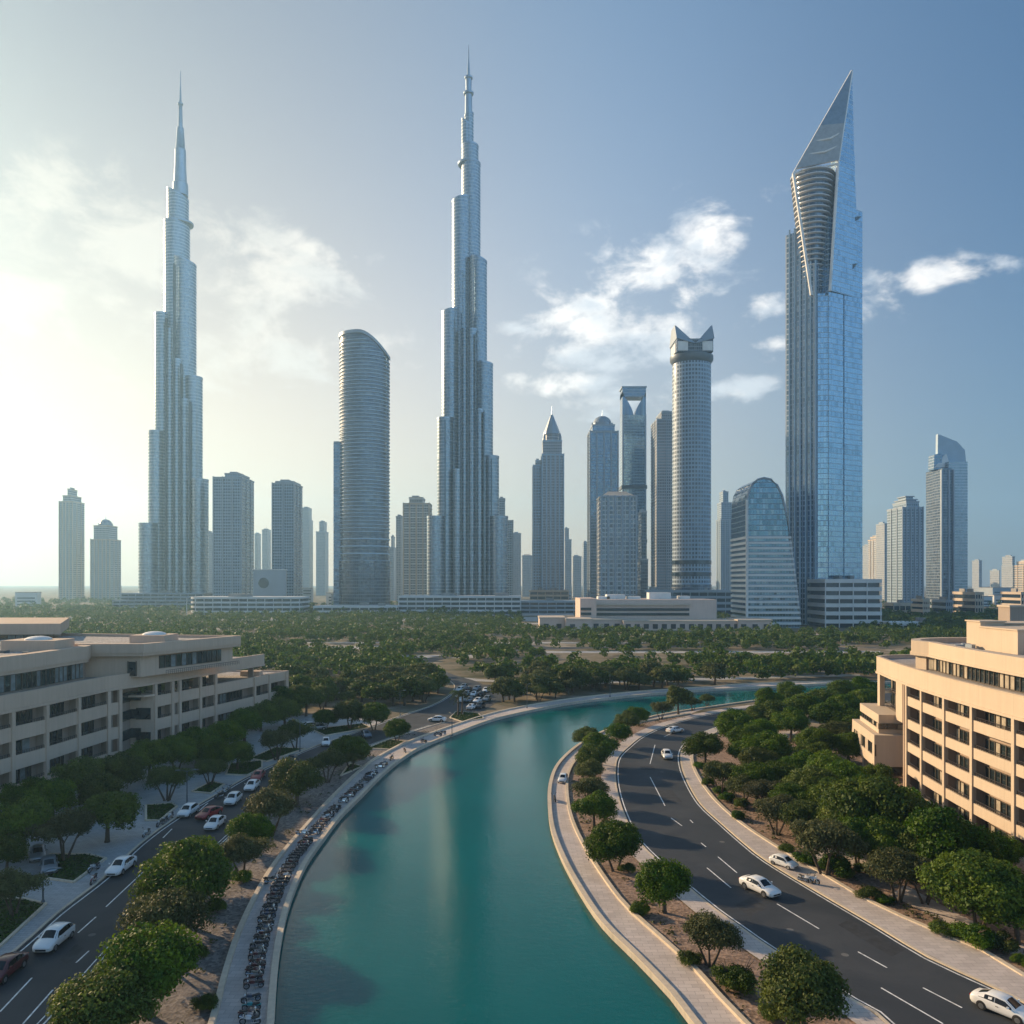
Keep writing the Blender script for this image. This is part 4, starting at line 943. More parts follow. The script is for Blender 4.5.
# low-rise town between and beyond the towers
r3 = random.Random(5); seen = {}
spots = [(14, 30), (40, 58), (122, 136), (240, 252), (322, 338), (392, 400), (440, 520), (535, 600), (860, 1024)]
k = 0
for i in range(46):
    px = r3.uniform(0, 1024); d = r3.uniform(950, 2300); w = r3.uniform(14, 46); h = r3.uniform(8, 26); x = WX(px, d)
    side = 'dawn-glow' if px < 140 else 'needle-tower' if px < 340 else 'oval-tower' if px < 430 else 'mall' if px < 760 else 'villa'
    k = seen[side] = seen.get(side, 0) + 1
    mt = r3.choice(['cream', 'slab', 'slab_grey', 'pink'])
    t = thing('low_house', f'small {dict(cream="sand-coloured", slab="white", slab_grey="grey", pink="pinkish")[mt]} flat-roofed house, {nth(k)} of the low-rise town on the {side} side', 'house', (x, d, 0), r3.uniform(-.5, .5), 'low-rise town beyond the towers')
    mb = MB(); mb.box((0, 0, h / 2), (w, w * .7, h)); mb.build('wall', M[mt], t)
    mb = MB(); mb.box((0, 0, h + .4), (w + .8, w * .7 + .8, .8)); mb.build('roof', M['roof'], t)
    for f in range(max(1, int(h / 5))):
        mb = MB(); mb.box((0, -w * .35 - .1, 2.5 + f * 4.6), (w * .82, .5, 1.8)); mb.build('window', M['dark_glass'], t)
# ------------------------------------------------------------------ the two near buildings
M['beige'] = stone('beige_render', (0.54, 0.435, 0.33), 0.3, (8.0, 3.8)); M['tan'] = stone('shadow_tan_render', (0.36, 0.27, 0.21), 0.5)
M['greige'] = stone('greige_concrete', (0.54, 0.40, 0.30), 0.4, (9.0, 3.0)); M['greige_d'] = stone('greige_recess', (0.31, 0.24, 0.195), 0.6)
M['win'] = plain('window_glass', (0.02, 0.03, 0.035), 0.06, 0.0, var=0.3, scale=0.5, spec=0.9); M['frame'] = plain('bronze_frame', (0.09, 0.075, 0.06), 0.5, 0.3)
M['curtain'] = plain('drawn_curtain', (0.34, 0.29, 0.22), 0.8, var=0.25, scale=0.8); M['rail'] = plain('dark_railing', (0.07, 0.06, 0.06), 0.45, 0.5)
M['gravel_roof'] = gravel_mat('gravel_roof', (0.42, 0.38, 0.35)); M['terrace'] = paving_mat('terrace_tiles', (0.34, 0.31, 0.29), 0.6, 0.6, 0.7)
M['tealwin'] = plain('teal_window_glass', (0.03, 0.05, 0.055), 0.05, 0.25, var=0.3, scale=0.5, spec=0.9); M['grey_curtain'] = plain('grey_curtain', (0.16, 0.18, 0.18), 0.6, var=0.3, scale=0.9)
M['ochre_lit'] = plain('ochre_lit_colour', (0.62, 0.38, 0.16), 0.6)

def arc_at(line, s):
    """Point and direction at distance s along a polyline."""
    for i in range(len(line) - 1):
        a, b = Vector(line[i][:2]), Vector(line[i + 1][:2]); l = (b - a).length
        if s <= l or i == len(line) - 2: return a + (b - a) * (s / l), (b - a).normalized()
        s -= l
def length(line): return sum((Vector(line[i + 1][:2]) - Vector(line[i][:2])).length for i in range(len(line) - 1))
def along(line, Y):
    """Distance along the line at which it reaches depth Y (lines run towards larger Y)."""
    s = 0
    for i in range(len(line) - 1):
        a, b = Vector(line[i][:2]), Vector(line[i + 1][:2])
        if (a.y - Y) * (b.y - Y) <= 0 and a.y != b.y: return s + (b - a).length * abs((Y - a.y) / (b.y - a.y))
        s += (b - a).length
    return s
def sub(line, s0, s1):
    out = [tuple(arc_at(line, s0)[0])]; s = 0
    for i in range(len(line) - 1):
        s += (Vector(line[i + 1][:2]) - Vector(line[i][:2])).length
        if s0 + .05 < s < s1 - .05: out.append(tuple(line[i + 1][:2]))
    out.append(tuple(arc_at(line, s1)[0])); return out
def rel(line, o): return [(p[0] - o.x, p[1] - o.y) for p in line]

def strip_windows(t, line, sgn, off, z0, z1, step, rng, glass, cur, frac=0.5, name='window'):
    """A ribbon of panes set along a line: each pane its own window with a frame."""
    L = length(line); n = max(1, int(L / step)); st = L / n
    for i in range(n):
        p, d = arc_at(line, (i + .5) * st); nrm = Vector((d.y, -d.x)) * sgn; a = math.atan2(d.y, d.x); q = p + nrm * off
        m = cur if rng.random() < frac else glass
        mb = MB(); mb.box((q.x, q.y, (z0 + z1) / 2), (st - .16, .08, z1 - z0 - .14), a); w = mb.build(name, M[m], t)
        mb = MB()
        e = q - Vector((math.cos(a), math.sin(a))) * (st / 2) + nrm * .06; mb.box((e.x, e.y, (z0 + z1) / 2), (.16, .22, z1 - z0), a)
        mb.box((q.x, q.y, z1 - .04), (st - .18, .18, .1), a); mb.box((q.x, q.y, z0 + .04), (st - .18, .18, .1), a); mb.build('frame', M['frame'], w)
def railing(t, line, sgn, off, z0, h=.42):
    L = length(line); mb = MB(); ln = offset(line, off * sgn)
    mb.tube([(*p, z0 + h) for p in ln], .05, 6); mb.tube([(*p, z0 + h * .5) for p in ln], .025, 6)
    n = max(2, int(L / .55)); l2 = length(ln)
    for i in range(n + 1):
        p, d = arc_at(ln, l2 * i / n); mb.box((p.x, p.y, z0 + h / 2), (.05, .05, h), math.atan2(d.y, d.x))
    mb.build('railing', M['rail'], t, merge=False)

def right_building():
    O = Vector((72, 115, 0)); t = thing('curved_building', 'curved sunlit beige building with five floors of balconies and a setback window ribbon on top', 'building', O)
    f = lambda Y: 64 + max(0, Y - 100) ** 2 / 462
    line = [(f(y), y) for y in (70, 76, 82, 88, 94, 100, 104, 108, 112, 116, 120, 124, 128, 132, 136, 140, 144, 148, 151)] + [(69.9, 153.3), (71.2, 155.2), (73.4, 156.6), (77, 157.4), (100, 158.5)]
    ln = rel(line, O); s = -1          # outside is to the left of the running direction: negative offset
    rng = random.Random(3)
    mb = MB(); mb.ribbon(ln, 0.5, -0.05, 17.75, 20.6); mb.build('parapet', M['beige'], t)
    mb = MB(); mb.ribbon(ln, 0.2, -0.22, 17.55, 17.95); mb.build('cornice', M['beige'], t)
    mb = MB(); mb.ribbon(ln, 0.56, -0.12, 20.602, 20.75); mb.build('coping', M['beige'], t)
    back = offset(ln, 3.0)
    roof = offset(ln, 0.4) + [(40, 43), (40, -45)]
    mb = MB(); mb.prism(roof, 19.6, 20.05); mb.build('terrace', M['terrace'], t)
    cols = [72, 82, 92, 102, 111.8, 120, 128.3, 135]
    sc = [along(line, y) for y in cols]
    for k in range(5):
        z1 = 15.75 - 3.85 * k if k < 4 else 0.55; z0 = z1 - 1.5 if k < 4 else -.2
        seg = sub(ln, sc[0], sc[-1])
        mb = MB(); mb.ribbon(seg, 0.35, -.02, z0, z1); mb.build('balcony_parapet', M['beige'], t)
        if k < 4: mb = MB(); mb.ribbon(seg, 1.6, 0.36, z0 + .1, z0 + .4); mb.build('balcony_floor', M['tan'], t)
    for Y, sv in zip(cols, sc):
        p, d = arc_at(ln, sv); a = math.atan2(d.y, d.x)
        q = p - Vector((-d.y, d.x)) * .10
        mb = MB(); mb.box((q.x, q.y, 8.6), (.62, .62, 18.0), a); mb.build('column', M['beige'], t)
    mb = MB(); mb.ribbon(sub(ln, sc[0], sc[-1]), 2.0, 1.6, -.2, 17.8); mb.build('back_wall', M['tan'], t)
    for i in range(len(sc) - 1):
        for k in range(5):
            zt = 17.7 - 3.85 * k if k else 17.75; zb = 15.75 - 3.85 * k if k < 4 else .6
            seg = sub(ln, sc[i] + .45, sc[i + 1] - .45); L = length(seg)
            railing(t, seg, -1, -.17, zb, .45)
            # window wall: part of the bay behind, dark glass with some curtains
            w0 = L * rng.uniform(.28, .42); ws = sub(seg, w0 * .3, L - .1)
            strip_windows(t, ws, s, -1.5, zb - 1.0, zt - 0.55 if zt - zb > 1 else zt, 1.25, rng, 'win', 'curtain', .34)
            # party wall
        p, d = arc_at(ln, sc[i + 1]); a = math.atan2(d.y, d.x); q = p + Vector((d.y, -d.x)) * 1.0
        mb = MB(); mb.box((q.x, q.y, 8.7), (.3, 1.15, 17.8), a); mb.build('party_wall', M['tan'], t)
    # stair end: tall opening, pier and end column
    s_end = along(line, 152.0)
    for Y, w in ((139.3, 3.6), (152.4, 1.3)):
        p, d = arc_at(ln, along(line, Y)); a = math.atan2(d.y, d.x); q = p + Vector((d.y, -d.x)) * .5
        mb = MB(); mb.box((q.x, q.y, 14.3), (w, .9, 7.0), a); mb.build('pier', M['beige'], t)
    seg = sub(ln, along(line, 141.5), along(line, 151.6))
    mb = MB(); mb.ribbon(seg, 2.4, 2.0, 0, 17.8); mb.build('stair_wall', M['tan'], t)
    strip_windows(t, seg, s, -1.9, 11.5, 14.4, 1.6, rng, 'win', 'curtain', .2); strip_windows(t, seg, s, -1.9, 14.6, 17.5, 1.6, rng, 'win', 'curtain', .2)
    railing(t, seg, -1, -1.0, 11.4, 1.0); railing(t, seg, -1, -1.0, 14.4, 1.0)
    # end wall of the balcony wing, facing the projecting block
    p, d = arc_at(ln, sc[-1]); mb = MB(); mb.box((p.x + 2.6, p.y + .75, 8.7), (5.6, .5, 17.8)); mb.build('end_wall', M['tan'], t)
    # projecting block
    b = lambda x, y: (x - O.x, y - O.y)
    low = [b(63.4, 140.0), b(70, 139.4), b(73, 156), b(66.6, 156.6)]; up = [b(64.9, 141.6), b(71, 141.0), b(73.5, 155), b(67.6, 155.4)]
    mb = MB(); mb.prism(low, 2.7, 4.5); mb.build('block_base', M['beige'], t)
    mb = MB(); mb.prism([(x + .35, y + (.3 if y < 30 else -.3)) for x, y in low], 4.5, 6.6, cap=False, bottom=False); mb.build('block_inner_wall', M['tan'], t)
    mb = MB(); mb.prism(low, 6.602, 8.2); mb.build('block_parapet', M['beige'], t)
    mb = MB(); mb.prism([low[0], low[1], (low[1][0], low[1][1] + .6), (low[0][0] + .15, low[0][1] + .6)], 4.502, 6.6); mb.build('block_front_wall', M['beige'], t)
    lf = [low[0], low[3]]
    for k in (.04, .3, .36, .62, .68, .96):
        p = Vector(lf[0]) + (Vector(lf[1]) - Vector(lf[0])) * k; mb = MB(); mb.box((p.x + .3, p.y, 5.55), (.6, .9 if k in (.04, .96) else .5, 2.1), 0); mb.build('block_pier', M['beige'], t)
    strip_windows(t, [low[0], low[3]], s, -.25, 4.55, 6.55, 1.5, rng, 'win', 'curtain', .15)
    mb = MB(); mb.prism(up, 8.2, 9.0, bottom=False); mb.build('upper_block_base', M['beige'], t)
    mb = MB(); mb.prism([(x + .3, y + (.3 if y < 30 else -.3)) for x, y in up], 9.0, 10.0, cap=False, bottom=False); mb.build('upper_block_wall', M['tan'], t)
    mb = MB(); mb.prism(up, 10.0, 11.5); mb.build('upper_block_parapet', M['beige'], t)
    strip_windows(t, [up[0], up[3]], s, -.2, 9.02, 9.98, 1.6, rng, 'win', 'curtain', .2)
    strip_windows(t, [up[0], up[1]], 1, .22, 9.02, 9.98, 1.4, rng, 'win', 'curtain', .3)
    for k in (0, .5, 1):
        p = Vector(up[0]) + (Vector(up[1]) - Vector(up[0])) * k; mb = MB(); mb.box((p.x + .2, p.y + .2, 9.5), (.7, .6, 1.0)); mb.build('block_pier', M['beige'], t)
    for x, y in ((64.6, 142), (66.2, 150)): mb = MB(); mb.box((x - O.x, y - O.y, 1.4), (.7, .7, 2.8)); mb.build('block_column', M['beige'], t)
    # setback storey with its ribbon of windows
    l2 = [(f(y) + 4.4, y) for y in (70, 78, 86, 94, 100, 106, 112, 118, 124, 130, 135)] + [(70.0, 138.5), (71.6, 141.8), (74.5, 144.2), (79, 145.6), (100, 147)]
    u2 = rel(l2, O)
    mb = MB(); mb.ribbon(u2, 0.7, -.75, 22.65, 24.9); mb.build('upper_parapet', M['beige'], t)
    mb = MB(); mb.ribbon(u2, 0.5, -.95, 22.4, 22.75); mb.build('upper_cornice', M['beige'], t)
    mb = MB(); mb.ribbon(u2, 0.55, 0.2, 20.0, 22.5); mb.build('upper_wall', M['tan'], t)
    strip_windows(t, sub(u2, along(l2, 70.5), along(l2, 136)), s, -.1, 20.15, 22.35, 1.28, rng, 'win', 'curtain', .52)
    mb = MB(); mb.ribbon(sub(u2, along(l2, 136.3), along(l2, 139)), .4, -.1, 20.0, 22.4); mb.build('pier', M['beige'], t)
    mb = MB(); mb.prism(offset(u2, .5) + [(40, 31), (40, -45)], 23.6, 24.0); mb.build('roof', M['gravel_roof'], t)
    for x, y, w, dd, h in ((80.5, 126, 8, 10, 3.6), (88, 122, 12, 18, 2.6), (79, 133.5, 4, 4, 4.4), (80.5, 108, 6, 6, 2.4), (92, 136, 20, 6, 4.0)):
        mb = MB(); mb.box((x - O.x, y - O.y, 24.0 + h / 2), (w, dd, h)); p = mb.build('penthouse', M['beige'], t)
        mb = MB(); mb.box((x - O.x, y - O.y, 24.0 + h + .1), (w + .4, dd + .4, .22)); mb.build('coping', M['beige'], p)
    r5 = random.Random(8)
    for i in range(14):
        mb = MB(); mb.box((r5.uniform(0, 14), r5.uniform(-30, 18), 24.4), (r5.uniform(.6, 2), r5.uniform(.6, 1.6), .8), r5.uniform(0, 3)); mb.build('roof_unit', M['slab_grey'], t)
right_building()

def left_building():
    O = Vector((-90, 150, 0)); t = thing('terraced_building', 'long greige terraced building in shade, balconies between columns under flat overhanging roofs', 'building', O)
    A = [(-85.6, 92), (-84.8, 112), (-83.9, 125), (-83, 133), (-81.7, 140.5), (-81, 149.6), (-80, 158), (-78.7, 161.2), (-77.6, 163.6)]
    Rr = [(-75.6, 168.6), (-64.3, 206)]; B2 = [(-75.6, 168.6), (-60.8, 218)]
    top = A + [(-76.4, 166.2)] + [(-64.1, 207)]
    rng = random.Random(9); s = 1
    a, r, b2, tp = rel(A, O), rel(Rr, O), rel(B2, O), rel(top, O)
    # main fascia and terrace above the balconies
    mb = MB(); mb.ribbon(tp, -.6, .05, 13.9, 16.4); mb.build('fascia', M['greige'], t)
    mb = MB(); mb.ribbon(tp, -.5, .28, 13.4, 13.898); mb.build('fascia_lip', M['greige'], t)
    mb = MB(); mb.prism(offset(tp, -.2) + [(-30, 62), (-60, 62), (-60, -58)], 15.2, 15.6); mb.build('terrace', M['terrace'], t)
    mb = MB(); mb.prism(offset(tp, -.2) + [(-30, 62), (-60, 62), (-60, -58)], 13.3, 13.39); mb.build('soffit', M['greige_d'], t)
    # balconies, left part
    colA = [along(A, y) for y in (94, 102, 110, 117.5, 125, 133, 140.5, 149.6, 158.4, 160.9)]
    colB = [along(B2, y) for y in (169.2, 174.2, 176.4, 183, 188.2, 203, 209.2, 216.8)]
    for base, cs, full in ((a, colA, True), (b2, colB, False)):
        for k, (z0, z1) in enumerate(((8.5, 10.9), (3.6, 6.0), (-.3, 1.1))):
            seg = sub(base, cs[0], cs[-1]) if full else sub(base, 0.0, cs[-1] + 1.0)
            mb = MB(); mb.ribbon(seg, -.35, 0, z0, z1); mb.build('balcony_parapet', M['greige'], t)
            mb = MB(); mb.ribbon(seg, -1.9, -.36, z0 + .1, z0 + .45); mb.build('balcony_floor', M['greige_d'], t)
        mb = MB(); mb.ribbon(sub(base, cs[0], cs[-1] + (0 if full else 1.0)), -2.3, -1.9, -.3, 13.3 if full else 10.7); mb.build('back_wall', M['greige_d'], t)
        for i, sv in enumerate(cs):
            p, d = arc_at(base, sv); an = math.atan2(d.y, d.x); q = p + Vector((d.y, -d.x)) * (-.06)
            ztop = 13.4 if (full or i < 5) else 10.8
            mb = MB(); mb.box((q.x, q.y, ztop / 2 - .2), (.75, .6, ztop + .3), an); mb.build('column', M['greige'], t)
            if i < len(cs) - 1:
                seg = sub(base, sv + .45, cs[i + 1] - .45); L = length(seg)
                for k, (zb, zt) in enumerate(((10.9, 13.4), (6.0, 8.5), (1.1, 3.6))):
                    if not full and k == 0 and i >= 4: continue
                    if L > 2.5: railing(t, seg, 1, -.17, zb, .5)
                    w0, w1 = (L * .22, L * rng.uniform(.78, .9)) if L > 2.5 else (.1, L - .1)
                    strip_windows(t, sub(seg, w0, w1), s, -1.8, zb - 1.2, zt - .5, 1.3, rng, 'win', 'grey_curtain', .2)
                if L > 2.5:
                    p2, d2 = arc_at(base, cs[i + 1]); q2 = p2 - Vector((d2.y, -d2.x)) * 1.15
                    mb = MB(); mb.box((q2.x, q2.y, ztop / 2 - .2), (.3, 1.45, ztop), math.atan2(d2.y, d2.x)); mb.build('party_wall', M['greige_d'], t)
    # recessed entrance bay between both wings
    p = lambda x, y: (x - O.x, y - O.y)
    mb = MB(); mb.prism([p(-84, 163.2), p(-80.4, 163.2), p(-80.4, 172), p(-84, 172)], -.3, 13.3); mb.build('entrance_wall', M['greige_d'], t)
    for z in (10.2, 6.4, 2.4):
        mb = MB(); mb.box((*p(-80.0, 166.2), z + .9), (.3, 4.4, 2.0)); mb.build('window', M['win'], t)
        mb = MB(); mb.box((*p(-79.0, 168.1), z + .9), (2.0, .3, 2.0)); mb.build('window', M['win'], t)
    mb = MB(); mb.prism([p(-80.6, 168.55), p(-75.5, 168.55), p(-75.5, 169.6), p(-80.6, 169.6)], -.3, 11.0); mb.build('entrance_pier', M['greige'], t)
    mb = MB(); mb.box((*p(-77.6, 168.42), 7.3), (3.0, .3, 2.4)); mb.build('window', M['win'], t)
    mb = MB(); mb.box((*p(-77.6, 168.42), 2.3), (3.0, .3, 2.2)); mb.build('window', M['win'], t)
    mb = MB(); mb.prism([p(-81, 166.4), p(-76.6, 166.4), p(-75.3, 168.3), p(-75.3, 170), p(-81, 170)], 11.0, 11.4); mb.build('balcony_canopy', M['greige'], t)
    mb = MB(); mb.box((*p(-77.8, 174.5), 12.2), (.3, 1.6, 2.3)); mb.build('warm_lit_panel', M['ochre_lit'], t)  # warm light on the wall, put into the panel's ochre colour
    # low end wing: roof terrace
    rf = offset(sub(b2, along(B2, 188), length(b2)), -.3)
    mb = MB(); mb.prism(rf + [p(-80, 218), p(-80, 188)], 10.2, 10.6); mb.build('low_roof', M['gravel_roof'], t)
    mb = MB(); mb.prism([p(-60.9, 217.6), p(-60.9, 218.2), p(-84, 218.2), p(-84, 217.6)], -.3, 10.9); mb.build('end_wall', M['greige'], t)
    mb = MB(); mb.box((*p(-68, 209), 11.2), (5, 3, 1.2)); mb.build('roof_planter', M['greige'], t)
    # setback storey, left part
    U1 = offset(A, -4.6)[:-1]; U1 = [q for q in U1 if q[1] < 157] + [(-85.0, 158.5), (-85.6, 160.4)]
    u1 = rel(U1, O)
    mb = MB(); mb.ribbon(u1, -.4, .0, 15.6, 19.3); mb.build('upper_wall', M['greige_d'], t)
    strip_windows(t, sub(u1, 0.4, length(u1) - 2.2), s, .12, 16.1, 19.0, 1.25, rng, 'tealwin', 'grey_curtain', .42)
    roof1 = u1 + [p(-87.5, 162.3), p(-91, 163.2)]
    mb = MB(); mb.ribbon(roof1, -.9, 1.0, 19.7, 22.3); mb.build('upper_parapet', M['greige'], t)
    mb = MB(); mb.ribbon(roof1, -.7, .75, 19.1, 19.698); mb.build('upper_cornice', M['greige'], t)
    mb = MB(); mb.prism(offset(roof1, -.5) + [p(-122, 172), p(-150, 172), p(-150, 92)], 21.3, 21.7); mb.build('roof', M['gravel_roof'], t)
    # setback storey, second part with front wall and door
    Q = [(-90, 161.5), (-74.6, 161.8), (-63.6, 187)]; q2 = rel(Q, O)
    mb = MB(); mb.ribbon([p(-90, 163.0), p(-75.8, 163.2), p(-65.3, 187)], -.4, 0, 15.6, 20.2); mb.build('upper_wall', M['greige'], t)
    mb = MB(); mb.box((*p(-77.4, 163.05), 17.3), (1.5, .3, 2.9)); d_ = mb.build('door', M['win'], t)
    mb = MB(); mb.box((*p(-78.25, 162.98), 17.35), (.14, .3, 3.0)); mb.box((*p(-76.55, 162.98), 17.35), (.14, .3, 3.0)); mb.build('frame', M['frame'], d_)
    strip_windows(t, [p(-74.0, 167.6), p(-66.8, 183.6)], s, .12, 16.9, 19.6, 1.35, rng, 'tealwin', 'grey_curtain', .35)
    mb = MB(); mb.ribbon(q2, -1.2, .3, 20.6, 22.5); mb.build('upper_parapet', M['greige'], t)
    mb = MB(); mb.ribbon(q2, -1.0, .05, 20.0, 20.598); mb.build('upper_cornice', M['greige'], t)
    mb = MB(); mb.ribbon(rel([(-63.6, 187), (-110, 196)], O), -.6, .3, 20.0, 22.48); mb.build('upper_parapet', M['greige'], t)
    mb = MB(); mb.prism([p(-92, 162.4), p(-75.2, 162.7), p(-64.8, 186.5), p(-110, 195), p(-122, 172)], 21.4, 21.85); mb.build('roof', M['gravel_roof'], t)
    railing(t, rel([(-74.2, 166), (-66, 186)], O), 1, 3.2, 16.0, .8)
    # roof boxes with pale domes
    for x0, x1, y0, y1, h in ((-97.5, -87.2, 152.5, 159.5, 2.1), (-80.8, -73.4, 169, 176, 2.0)):
        x, y = (x0 + x1) / 2 - O.x, (y0 + y1) / 2 - O.y
        mb = MB(); mb.box((x, y, 21.7 + h / 2), (x1 - x0, y1 - y0, h)); bx = mb.build('roof_box', M['greige'], t)
        mb = MB(); mb.lathe((x, y, 21.7 + h), [(2.4, 0), (2.3, .25), (1.7, .5), (.9, .65), (.02, .7)], 20); mb.build('skylight', M['shop'], bx, smooth=True)
    r6 = random.Random(2)
    for i in range(16):
        mb = MB(); mb.box((r6.uniform(-28, 2), r6.uniform(-30, 8), 21.95), (r6.uniform(.5, 2.2), r6.uniform(.5, 1.2), .5), r6.uniform(0, 3)); mb.build('roof_unit', M['dark_metal'], t)
    # rear block
    mb = MB(); mb.prism([p(-170, 182), p(-107, 186), p(-121, 215), p(-170, 215)], 0, 21.5); mb.build('rear_block', M['greige_d'], t)
    strip_windows(t, [p(-170, 181.8), p(-107.5, 185.8)], s, .15, 21.0, 22.8, 1.8, rng, 'tealwin', 'grey_curtain', .3)
    mb = MB(); mb.prism([p(-170, 180.6), p(-104.2, 184.6), p(-119.5, 216), p(-170, 216)], 22.9, 25.4); mb.build('rear_roof', M['greige'], t)
    mb = MB(); mb.prism([p(-170, 182.6), p(-107, 186.4), p(-121, 214), p(-170, 214)], 21.5, 22.9); mb.build('rear_wall', M['greige_d'], t)
left_building()
# ------------------------------------------------------------------ trees
M['leaf'] = leaf_mat('dark_green_leaves', (0.026, 0.066, 0.013), (0.115, 0.165, 0.024))
M['leaf_olive'] = leaf_mat('olive_leaves', (0.036, 0.052, 0.020), (0.125, 0.138, 0.052))
M['leaf_far'] = leaf_mat('grove_leaves', (0.026, 0.052, 0.015), (0.125, 0.15, 0.042))
M['bark'] = plain('bark', (0.085, 0.062, 0.045), 0.9, var=0.35, scale=3.0, bump=0.6, bscale=9.0)
HIDE = []
def leaf_cards(npr, pts, nrm, size, aspect=0.62, jit=0.55):
    n = len(pts); v = nrm + npr.normal(0, jit, (n, 3)); v /= np.linalg.norm(v, axis=1)[:, None] + 1e-9
    a = np.cross(v, npr.normal(0, 1, (n, 3))); a /= np.linalg.norm(a, axis=1)[:, None] + 1e-9; b = np.cross(v, a)
    s = (size * npr.uniform(0.6, 1.35, n))[:, None]
    q = np.stack([pts - a * s, pts - b * s * aspect + v * s * .15, pts + a * s, pts + b * s * aspect + v * s * .15], 1)
    return q.reshape(-1, 3)
def mesh_of_quads(name, verts, mat_):
    n = len(verts) // 4; me = bpy.data.meshes.new(name)
    me.vertices.add(len(verts)); me.vertices.foreach_set('co', verts.astype(np.float32).ravel())
    me.loops.add(len(verts)); me.loops.foreach_set('vertex_index', np.arange(len(verts), dtype=np.int32))
    me.polygons.add(n); me.polygons.foreach_set('loop_start', np.arange(n, dtype=np.int32) * 4); me.polygons.foreach_set('loop_total', np.full(n, 4, dtype=np.int32))
    me.update(); me.validate(); me.materials.append(mat_); return me
def crown_pts(npr, npuff, nleaf, rx, zc, rz, flat, puff_r):
    """Leaf positions on many uneven puffs that fill a dome; returns points and outward directions."""
    P, N = [], []
    lob = npr.uniform(0, 2 * np.pi, 3)
    for k in range(npuff):
        a = npr.uniform(0, 2 * np.pi); u = npr.uniform(-0.55 if not flat else -0.25, 1.0)
        rr = np.sqrt(max(0.0, 1 - min(1, abs(u)) ** 2)); q = npr.uniform(0.55, 0.86) if npr.random() < .82 else npr.uniform(.1, .5)
        wob = 1 + 0.14 * np.sin(2 * a + lob[0]) + 0.10 * np.sin(3 * a + lob[1])
        c = np.array([np.cos(a) * rr * rx * q * wob, np.sin(a) * rr * rx * q * wob, zc + u * rz * q * (1 + .1 * np.sin(a + lob[2]))])
        pr = puff_r * npr.uniform(0.7, 1.3); m = int(nleaf * (pr / puff_r) ** 2)
        d = npr.normal(0, 1, (m, 3)); d[:, 2] += 0.35; d /= np.linalg.norm(d, axis=1)[:, None]
        rad = npr.uniform(0.55, 1.06, m)[:, None]
        P.append(c + d * rad * pr * np.array([1.1, 1.1, 0.8])); N.append(d)
    return np.concatenate(P), np.concatenate(N)
def make_tree(kind, seed):
    """A unit tree: crown radius 1. Returns an Empty with crown and trunk children."""
    npr = np.random.default_rng(seed); rr = random.Random(seed)
    if kind == 'round': args, lm, size, st = (70, 310, .90, .92, .64, False, .28), M['leaf'], .036, (1, 2)
    elif kind == 'umbrella': args, lm, size, st = (58, 240, .92, .96, .50, True, .26), M['leaf_olive'], .033, (3, 4)
    elif kind == 'bush': args, lm, size, st = (40, 220, .80, .45, .42, False, .30), M['leaf'], .045, (2, 2)
    else: args, lm, size, st = (38, 95, .88, .92, .66, False, .31), M['leaf_far'], .078, (1, 1)
    pts, nrm = crown_pts(npr, *args)
    keep = pts[:, 2] > (.12 if kind == 'bush' else .30); pts, nrm = pts[keep], nrm[keep]
    root = thing(dict(bush='bush', umbrella='umbrella_tree').get(kind, 'tree'), 'x', 'bush' if kind == 'bush' else 'tree')
    cr = bpy.data.objects.new('crown', mesh_of_quads('crown', leaf_cards(npr, pts, nrm, size), lm)); C.objects.link(cr); cr.parent = root
    mb = MB(); n = rr.randint(*st)
    for i in range(n):
        a = 2 * math.pi * (i + rr.random() * .5) / n; sp = .05 if n == 1 else .10
        b = (sp * math.cos(a), sp * math.sin(a), -.03); lean = .06 if n == 1 else .30
        m1 = (b[0] + lean * .45 * math.cos(a), b[1] + lean * .45 * math.sin(a), .34); m2 = (b[0] + lean * math.cos(a), b[1] + lean * math.sin(a), .74)
        r0 = .075 if n == 1 else .042
        mb.tube([b, (b[0] * 1.2, b[1] * 1.2, .08), m1, m2], [r0 * 1.35, r0, r0 * .85, r0 * .55], 7)
        for j in range(4):
            a2 = a + rr.uniform(-1.2, 1.2) + j * 1.57 * (n == 1); e = (m2[0] + .38 * math.cos(a2), m2[1] + .38 * math.sin(a2), rr.uniform(.9, 1.25)); s0 = tuple(m1[i_] * .35 + m2[i_] * .65 for i_ in range(3))
            mb.tube([s0, tuple((s0[i_] + e[i_]) / 2 + (.05 if i_ == 2 else 0) for i_ in range(3)), e], [r0 * .5, r0 * .35, r0 * .12], 5)
    mb.build('trunk', M['bark'], root, smooth=True)
    return root
PROTO = {k: [make_tree(k, 100 * i + s) for s in range(n)] for i, (k, n) in enumerate((('round', 5), ('umbrella', 4), ('bush', 3), ('grove', 5)))}
USED = set(); TREES = []
def put_tree(x, y, radius, kind, label, group=None, zs=1.0, z=0.0):
    p = rnd.choice(PROTO[kind]); o = p
    sc = (radius * rnd.uniform(.95, 1.05), radius * rnd.uniform(.95, 1.05), radius * zs); rz = rnd.uniform(0, 6.28)
    if p.name in USED: o = copy_tree(p)
    USED.add(p.name)
    o.location = (x, y, z); o.rotation_euler = (0, 0, rz); o.scale = sc; o['label'] = label
    if group: o['group'] = group
    elif 'group' in o: del o['group']
    TREES.append((x, y, radius)); return o
